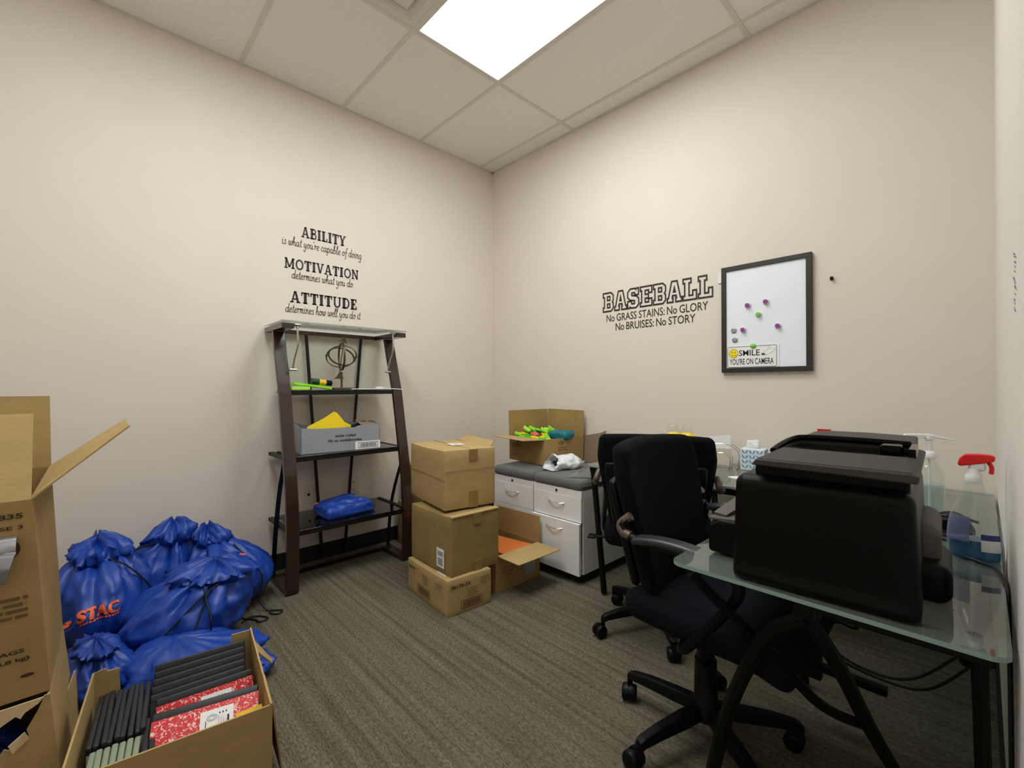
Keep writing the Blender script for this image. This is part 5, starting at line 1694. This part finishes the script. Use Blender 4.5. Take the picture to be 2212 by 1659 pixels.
ZD = 0.70
def desk():
    t = thing('glass_desk', 'L-shaped greenish glass desk on black metal legs along two walls', 'desk', (2.4, -.6, 0))
    O = Vector((2.4, -.6, 0))
    def pane(x0, x1, y0, y1, r=.03):
        b = MB()
        loop = []
        for (cx, cy, a0) in ((x1 - r, y1 - r, 0), (x0 + r, y1 - r, 90), (x0 + r, y0 + r, 180), (x1 - r, y0 + r, 270)):
            loop += arc(cx, cy, r, r, a0, a0 + 90, 7)
        b.prism(loop, lambda u, v, w: Vector((u - O.x, v - O.y, ZD - .009 + w)), .009)
        o = b.build('glass_panel', 'glass', t)
        me = o.data
        me.materials.append(M['glass_edge'])
        for p in me.polygons:
            if abs(p.normal.z) < .5:
                p.material_index = 1
        return o
    pane(2.474, 3.046, -1.582, -.885)
    pane(2.452, 3.046, -.878, -.018)
    pane(1.492, 2.446, -.628, -.018)
    def tb(nm, pts, r=.016, seg=8, n=6):
        b = MB(); b.tube([Vector(p) - O for p in (catmull(pts, n) if len(pts) > 2 else pts)], r, seg); return b.build(nm, 'desk_metal', t, smooth=True, angle=.7)
    zr = ZD - .027
    # near wing: splayed curved legs meeting under the front edge
    J = (2.748, -1.500, .632)
    tb('leg', [J, (2.660, -1.47, .545), (2.555, -1.41, .30), (2.470, -1.325, .012)], .0185)
    tb('leg', [J, (2.785, -1.40, .50), (2.815, -1.18, .25), (2.840, -.94, .012)], .0175)
    tb('leg', [(3.008, -1.500, .665), (3.013, -1.42, .35), (3.016, -1.38, .012)], .0115)
    tb('leg', [(2.500, -.70, .665), (2.532, -.685, .30), (2.546, -.669, .012)], .0165)
    tb('leg', [(1.528, -.600, .665), (1.560, -.598, .35), (1.593, -.596, .012)], .0165)
    tb('leg', [(1.528, -.060, .665), (1.535, -.060, .35), (1.545, -.060, .012)], .0165)
    tb('leg', [(2.960, -.060, .665), (2.960, -.060, .012)], .0165)
    tb('brace', [(2.512, -1.545, .668), (2.560, -1.50, .60), (2.640, -1.43, .50), (2.735, -1.34, .36), (2.80, -1.20, .27)], .0125)
    tb('brace', [(2.505, -1.54, .672), (2.56, -1.30, .655), (2.53, -1.02, .645)], .0150)
    b = MB(); b.rbox(Vector((2.752, -1.512, .662)) - O, (.05, .045, .055), .012); b.build('hub', 'desk_metal', t, smooth=True)
    def rail(x0, x1, y0, y1, z=zr, h=.026):
        b = MB(); b.bx(x0 - O.x, x1 - O.x, y0 - O.y, y1 - O.y, z - h / 2, z + h / 2); b.build('rail', 'desk_metal', t, bevel=.002)
    rail(2.770, 3.025, -1.535, -1.508); rail(3.000, 3.026, -1.508, -.09)
    rail(2.49, 2.516, -1.30, -.64); rail(1.512, 2.50, -.612, -.586); rail(1.512, 2.990, -.072, -.048); rail(1.512, 1.538, -.586, -.072)
    rail(2.55, 2.82, -.955, -.930, .24, .022)
    # cable that hangs under the desk, and a power brick
    o = thing('power_strip', 'black power strip hanging under the glass desk with cables drooping from it', 'power strip', (2.62, -.86, .20))
    b = MB(); b.rbox((0, 0, .04), (.045, .035, .17), .006); b.build('housing', 'cable', o, smooth=True, angle=.6)
    for pts in ([(.0, 0, .10), (.12, -.03, .06), (.25, -.03, .08), (.385, -.05, .25)], [(.0, 0, .06), (.15, .02, .02), (.28, .0, .05), (.390, -.03, .20)], [(.01, -.01, .125), (.10, -.20, .25), (.18, -.40, .34), (.19, -.52, .47)]):
        b = MB(); b.tube(catmull(pts, 8), .0042, 6); b.build('cable', 'cable', o, smooth=True)

def printer():
    t = thing('printer', 'large black printer with a scanner lid standing on the near glass desk', 'printer', (2.768, -1.357, ZD + .0005), rz=.045)
    # side toward the camera is -y; front with the paper tray is -x
    b = MB()
    b.rbox((0, 0, .1185), (.316, .415, .236), .024, inner=8, outer=5, fn=lambda p: (p[0] - .010 * (p[2] / .11) * (1 if p[0] > 0 else -1) * .4, p[1] * (1 if p[2] > -.095 else 1.0 + .015), max(p[2], -.118) if p[2] > -.10 else -.118 + .35 * (p[2] + .118)))
    b.build('body', 'printer', t, smooth=True)
    b = MB(); b.bx(-.118, .146, -.176, .195, .224, .262); b.build('recess', 'printer_gloss', t, bevel=.006)
    # scanner lid: a plate that overhangs, sloping at the front, with a raised feeder
    b = MB()
    pl = [(-.114, .262), (.158, .258), (.160, .272), (.148, .276), (-.104, .276)]
    b.prism(pl, lambda u, v, w: Vector((u, -.222 + w, v)), .435)
    b.build('scanner_lid', 'printer_grey', t, bevel=.003)
    b = MB()
    rows = [(-.205, -.098, .146, .274), (-.150, -.082, .144, .292), (-.135, -.078, .143, .2935)]
    def deck(y0, z0, y1, z1, xa0, xa1, xb):
        b.hexa([(xa0, y0, .272), (xb, y0, .272), (xb, y1, .272), (xa1, y1, .272), (xa0, y0, z0), (xb, y0, z0), (xb, y1, z1), (xa1, y1, z1)])
    deck(-.215, .278, -.120, .294, -.102, -.076, .150)
    b.build('lid_slope', 'printer_grey', t, bevel=.002)
    b = MB()
    b.prism([(-.108, .274), (-.086, .295), (-.066, .307), (-.045, .3115), (.05, .3125), (.146, .310), (.146, .274)], lambda u, v, w: Vector((u, .004 + w, v)), .186)
    b.build('document_feeder', 'printer_grey', t, bevel=.004)
    b = MB()
    deck(-.119, .291, .004, .293, -.076, -.060, .150)
    b.build('feed_slot', 'printer_gloss', t)
    b = MB()
    b.tube(catmull([(-.098, -.105, .282), (-.092, -.060, .292), (-.078, -.010, .302), (-.050, .002, .3075), (.05, .002, .3085), (.140, .002, .3065)], 7), .0075, 8); b.build('feeder_rim', 'printer_gloss', t, smooth=True)
    b = MB(); b.rbox((.112, -.055, .300), (.036, .050, .020), .004); b.build('paper_guide', 'printer_gloss', t, smooth=True)
    b = MB(); b.bx(.140, .152, -.118, .004, .290, .309); b.build('feeder_side', 'printer_gloss', t, bevel=.002)
    b = MB(); b.bx(-.060, -.030, .186, .196, .305, .315); b.build('red_tab', 'redplastic', t)
    # paper tray out at the front
    b = MB()
    b.rbox((-.203, .045, .049), (.100, .28, .088), .010, inner=4, outer=3, fn=lambda p: (p[0], p[1], p[2] - (.012 if p[2] > 0 and p[0] < -.03 else 0)))
    tr = b.build('paper_tray', 'printer', t, smooth=True, angle=.7)
    b = MB(); b.slab((-.252, -.090, .092), (-.160, -.090, .098), (-.160, .18, .104), (-.252, .18, .096), .004); b.build('output_tray', 'printer_brown', tr)
    b = MB(); b.slab((-.250, -.060, .100), (-.215, -.070, .100), (-.150, .145, .152), (-.205, .155, .150), .006); b.build('tray_arm', 'printer_brown', tr)
    # duplexer bulge at the back
    b = MB()
    b.rbox((.160, .085, .074), (.055, .23, .142), .026, inner=6, outer=5); b.build('rear_panel', 'printer_brown', t, smooth=True)
    b = MB()
    b.rbox((.166, .020, .040), (.074, .20, .078), .024, inner=6, outer=5); b.build('rear_bulge', 'printer', t, smooth=True)

def bottles():
    # spray bottle
    t = thing('spray_bottle', 'clear spray bottle of blue cleaner with a red trigger head', 'bottle', (2.9985, -1.020, ZD), rz=-.03)
    def body(z):
        pts = [(0, .036), (.03, .037), (.07, .036), (.10, .033), (.125, .028), (.15, .021), (.170, .0155), (.186, .0135), (.192, .0125)]
        for (z0, r0), (z1, r1) in zip(pts, pts[1:]):
            if z <= z1:
                return r0 + (r1 - r0) * (z - z0) / (z1 - z0)
        return pts[-1][1]
    zs = [.001 + .19 * k / 30 for k in range(31)]
    b = MB(); b.lathe([(body(z) * (.93 if k == 0 else 1), z) for k, z in enumerate(zs)], seg=28, sx=1.34, sy=.86); b.build('bottle_shell', 'clear', t, smooth=True)
    zs = [.004 + .046 * k / 10 for k in range(11)]
    b = MB(); b.lathe([(body(z) * .94, z) for z in zs], seg=28, sx=1.34, sy=.86); b.build('cleaner', 'bluegel', t, smooth=True)
    def lab(nm, m, a0, a1, z0, z1, par=t):
        b = MB(); n = 10; V = []; F = []
        for i in range(n + 1):
            a = math.radians(a0 + (a1 - a0) * i / n)
            for z in (z0, (z0 + z1) / 2, z1):
                r = body(z) + .0008
                V.append((1.34 * r * math.cos(a), .86 * r * math.sin(a), z))
        for i in range(n):
            for k in range(2):
                F.append((i * 3 + k, (i + 1) * 3 + k, (i + 1) * 3 + k + 1, i * 3 + k + 1))
        b.mesh(V, F); return b.build(nm, m, par, smooth=True)
    lab('front_label', 'label_mix', 185, 262, .045, .108)
    lb = lab('back_label', 'paper', 285, 335, .028, .056)
    lab('label_band', 'label_blue', 285, 335, .056, .070)
    b = MB(); b.lathe([(.0145, .190), (.0155, .194), (.0155, .208), (.013, .212), (.011, .226)], seg=20); b.build('collar', 'clear', t, smooth=True).data.materials[0] = M['white_plastic']
    h = MB()
    h.rbox((.006, 0, .232), (.030, .018, .022), .006); hd = h.build('spray_neck', 'white_plastic', t, smooth=True)
    b = MB()
    b.prism([(-.029, .236), (-.025, .230), (-.008, .234), (.016, .241), (.036, .247), (.038, .259), (.030, .263), (.008, .2635), (-.016, .261), (-.025, .250)], lambda u, v, w: Vector((u, -.011 + w, v)), .022)
    b.build('trigger_head', 'redplastic', t, bevel=.003)
    b = MB(); b.tube(catmull([(.026, 0, .244), (.031, 0, .232), (.030, 0, .216)], 5), .0065, 8, flat=.7); b.build('trigger', 'redplastic', t, smooth=True)
    # sanitizer pump
    t = thing('pump_bottle', 'clear hand gel bottle with a white pump, behind the printer', 'bottle', (2.898, -.700, ZD), rz=.35)
    b = MB(); b.lathe([(.030, .001), (.036, .004), (.0365, .12), (.036, .150), (.031, .172), (.020, .190), (.0135, .198), (.0135, .206)], seg=28); b.build('bottle_shell', 'clear', t, smooth=True)
    b = MB(); b.lathe([(.029, .004), (.034, .007), (.0345, .125)], seg=28); b.build('gel', 'gel', t, smooth=True)
    b = MB(); b.lathe([(.0165, .204), (.0175, .207), (.0175, .222), (.013, .226), (.008, .228), (.008, .262), (.0115, .264), (.0115, .276)], seg=20); b.build('pump', 'white_plastic', t, smooth=True)
    b = MB()
    b.prism([(-.065, .272), (-.060, .279), (.0, .281), (.058, .266), (.060, .263), (.012, .268), (-.02, .268), (-.03, .258), (-.05, .260)], lambda u, v, w: Vector((u, -.008 + w, v)), .016)
    b.build('nozzle', 'white_plastic', t, bevel=.002)
    b = MB(); b.lathe([(.0036, .006), (.0036, .205)], seg=8); b.build('dip_tube', 'white_plastic', t, smooth=True)

def desk_things():
    # coil of cable by the spray bottle
    t = thing('cable_coil', 'coil of black cable lying on the glass beside the spray bottle', 'cable', (2.955, -.862, ZD))
    b = MB()
    pts = []
    for k in range(5 * 20):
        a = 2 * PI * k / 20
        r = .036 + .006 * math.sin(k * .37)
        pts.append(Vector((r * math.cos(a), .030 * math.sin(a) , .034 + .027 * math.sin(a * 1.0) + .0040 * (k // 20) - .008)))
    b.tube([(p.x, p.y * .6 + (i // 20) * .007 - .015, max(.0045, p.z)) for i, p in enumerate(pts)], .0042, 6); b.build('loops', 'cable', t, smooth=True)
    b = MB(); b.rbox((.006, .022, .026), (.062, .026, .050), .004); b.build('adapter', 'cable', t, smooth=True, angle=.6)
    b = MB(); b.tube(catmull([(-.035, 0, .030), (-.055, -.01, .052), (-.03, -.015, .064), (.02, -.012, .066), (.05, .0, .058)], 6), .0042, 6); b.build('loose_end', 'cable', t, smooth=True)
    # power cord running off the right edge
    t = thing('power_cable', 'black power cable crossing the glass and dropping between desk and wall', 'cable', (3.0, -1.06, ZD))
    b = MB(); b.tube(catmull([(-.035, .030, .0055), (.0, .005, .0055), (.030, -.025, .0055), (.043, -.085, .0055), (.0492, -.15, .003), (.0494, -.20, -.03), (.0494, -.26, -.14), (.0494, -.30, -.40)], 8), .0038, 8); b.build('cord', 'cable', t, smooth=True)
    # tissue box
    t = thing('tissue_box', 'white cube tissue box with blue leaf pattern on the far desk', 'tissue box', (2.195, -.118, ZD), rz=.15)
    b = MB(); b.rbox((0, 0, .055), (.110, .110, .110), .004); b.build('carton', 'tissue', t, smooth=True, angle=.5)
    def leaves(o, u, n):
        g = ([], [])
        for cx in (-.034, 0, .034):
            for k in range(4):
                for s in (-1, 1):
                    y0 = .010 + .025 * k
                    pts = [(cx, y0), (cx + s * .004, y0 + .012), (cx + s * .013, y0 + .022), (cx + s * .0145, y0 + .012), (cx + s * .009, y0 + .004)]
                    b0 = len(g[0]); g[0].extend(pts); g[1].append(tuple(range(b0, b0 + 5)) if s > 0 else tuple(reversed(range(b0, b0 + 5))))
        decal('leaf_print', g, o, u, (0, 0, 1), n, 'leafblue', t, .0008)
    leaves((0, -.055, 0), (1, 0, 0), (0, -1, 0)); leaves((.055, 0, 0), (0, 1, 0), (1, 0, 0))
    b = MB()
    b.rbox((0, 0, .128), (.066, .040, .040), .016, inner=8, outer=4, fn=lambda p: (p[0] * (1 + 9 * p[2]) + .012 * noise.noise(Vector(p) * 40), p[1] + .014 * noise.noise(Vector(p) * 35 + Vector((4, 0, 0))) + .25 * p[0], p[2] + .010 * noise.noise(Vector(p) * 30 + Vector((0, 7, 0)))))
    b.build('tissue', 'paper', t, smooth=True)
    # wire letter holder with papers
    t = thing('letter_holder', 'wire letter holder of rounded loops on the far desk', 'letter holder', (2.055, -.165, ZD), rz=.18)
    for y in (-.030, .030):
        for (w, h) in ((.085, .128), (.042, .080)):
            pts = [(-w * .92, y, .004), (-w, y, h * .40)] + [(w * math.cos(a), y, h * .55 + h * .45 * math.sin(a)) for a in [PI - PI * k / 14 for k in range(15)]] + [(w, y, h * .40), (w * .92, y, .004)]
            b = MB(); b.tube(catmull(pts, 3), .0024, 6); b.build('wire_loop', 'chrome', t, smooth=True)
    for x in (-.075, .075, -.038, .038):
        b = MB(); b.tube([(x, -.045, .0035), (x, .045, .0035)], .0026, 6); b.build('base_wire', 'chrome', t, smooth=True)
    o = thing('envelope', 'white envelope standing in the wire letter holder', 'envelope', (1.985, -.160, ZD + .006), rz=.18)
    b = MB(); b.prism([(-.13, 0), (.105, 0), (.103, .165), (-.10, .140)], lambda u, v, w: Vector((u, w, v)), .003); b.build('sheet', 'paper', o)
    b = MB(); b.prism([(-.06, .002), (.103, .002), (.102, .092), (-.06, .090)], lambda u, v, w: Vector((u, -.003 + w, v)), .002); b.build('folded_sheet', 'ivory', o)
    # paper lying on the far desk
    o = thing('paper_sheet', 'loose white sheets lying on the far desk by the printer', 'paper', (2.330, -.385, ZD + .0005), rz=.12)
    b = MB(); b.prism([(-.155, -.02), (-.130, -.045), (.13, -.09), (.13, .13), (.0, .115)], lambda u, v, w: Vector((u, v, w)), .004); b.build('sheet', 'paper', o)
    # snack bags behind the chairs
    for k, (x, y, rz, lb) in enumerate(((1.790, -.19, .3, 'yellow and clear snack bag on the far desk, half hidden by the chair back'), (1.868, -.185, -.1, 'yellow and clear snack bag with a red spot, next to the chair top'))):
        o = thing('snack_bag', lb, 'snack bag', (x, y, ZD), rz=rz, group='snack bags on the far desk')
        b = MB(); b.rbox((0, 0, .086), (.080, .050, .170), .022, inner=6, outer=4, fn=lambda p: (p[0] + .008 * noise.noise(Vector(p) * 26), p[1] + .008 * noise.noise(Vector(p) * 24 + Vector((2, 0, 0))), p[2])); b.build('bag', 'snack', o, smooth=True)
        b = MB(); b.rbox((0, 0, .188), (.076, .034, .055), .014, inner=6, outer=3, fn=lambda p: (p[0] * (1 - 6 * max(0, p[2])) + .010 * noise.noise(Vector(p) * 36), p[1] * (1 - 14 * max(0, p[2])) + .008 * noise.noise(Vector(p) * 30), p[2] + .008 * noise.noise(Vector(p) * 44))); b.build('clear_top', 'clear', o, smooth=True)
        b = MB(); b.bx(-.024, .024, -.032, -.0265, .130, .160); b.build('label', 'paper', o)
    # grey under-desk bin seen below the far desk
    o = thing('waste_bin', 'dark bin standing under the far glass desk', 'bin', (2.17, -.16, 0))
    b = MB(); b.lathe([(.10, .003), (.105, .01), (.13, .30), (.134, .305), (.128, .305), (.10, .02)], seg=28); b.build('bucket', 'dark', o, smooth=True)

chairs()
desk()
printer()
bottles()
desk_things()
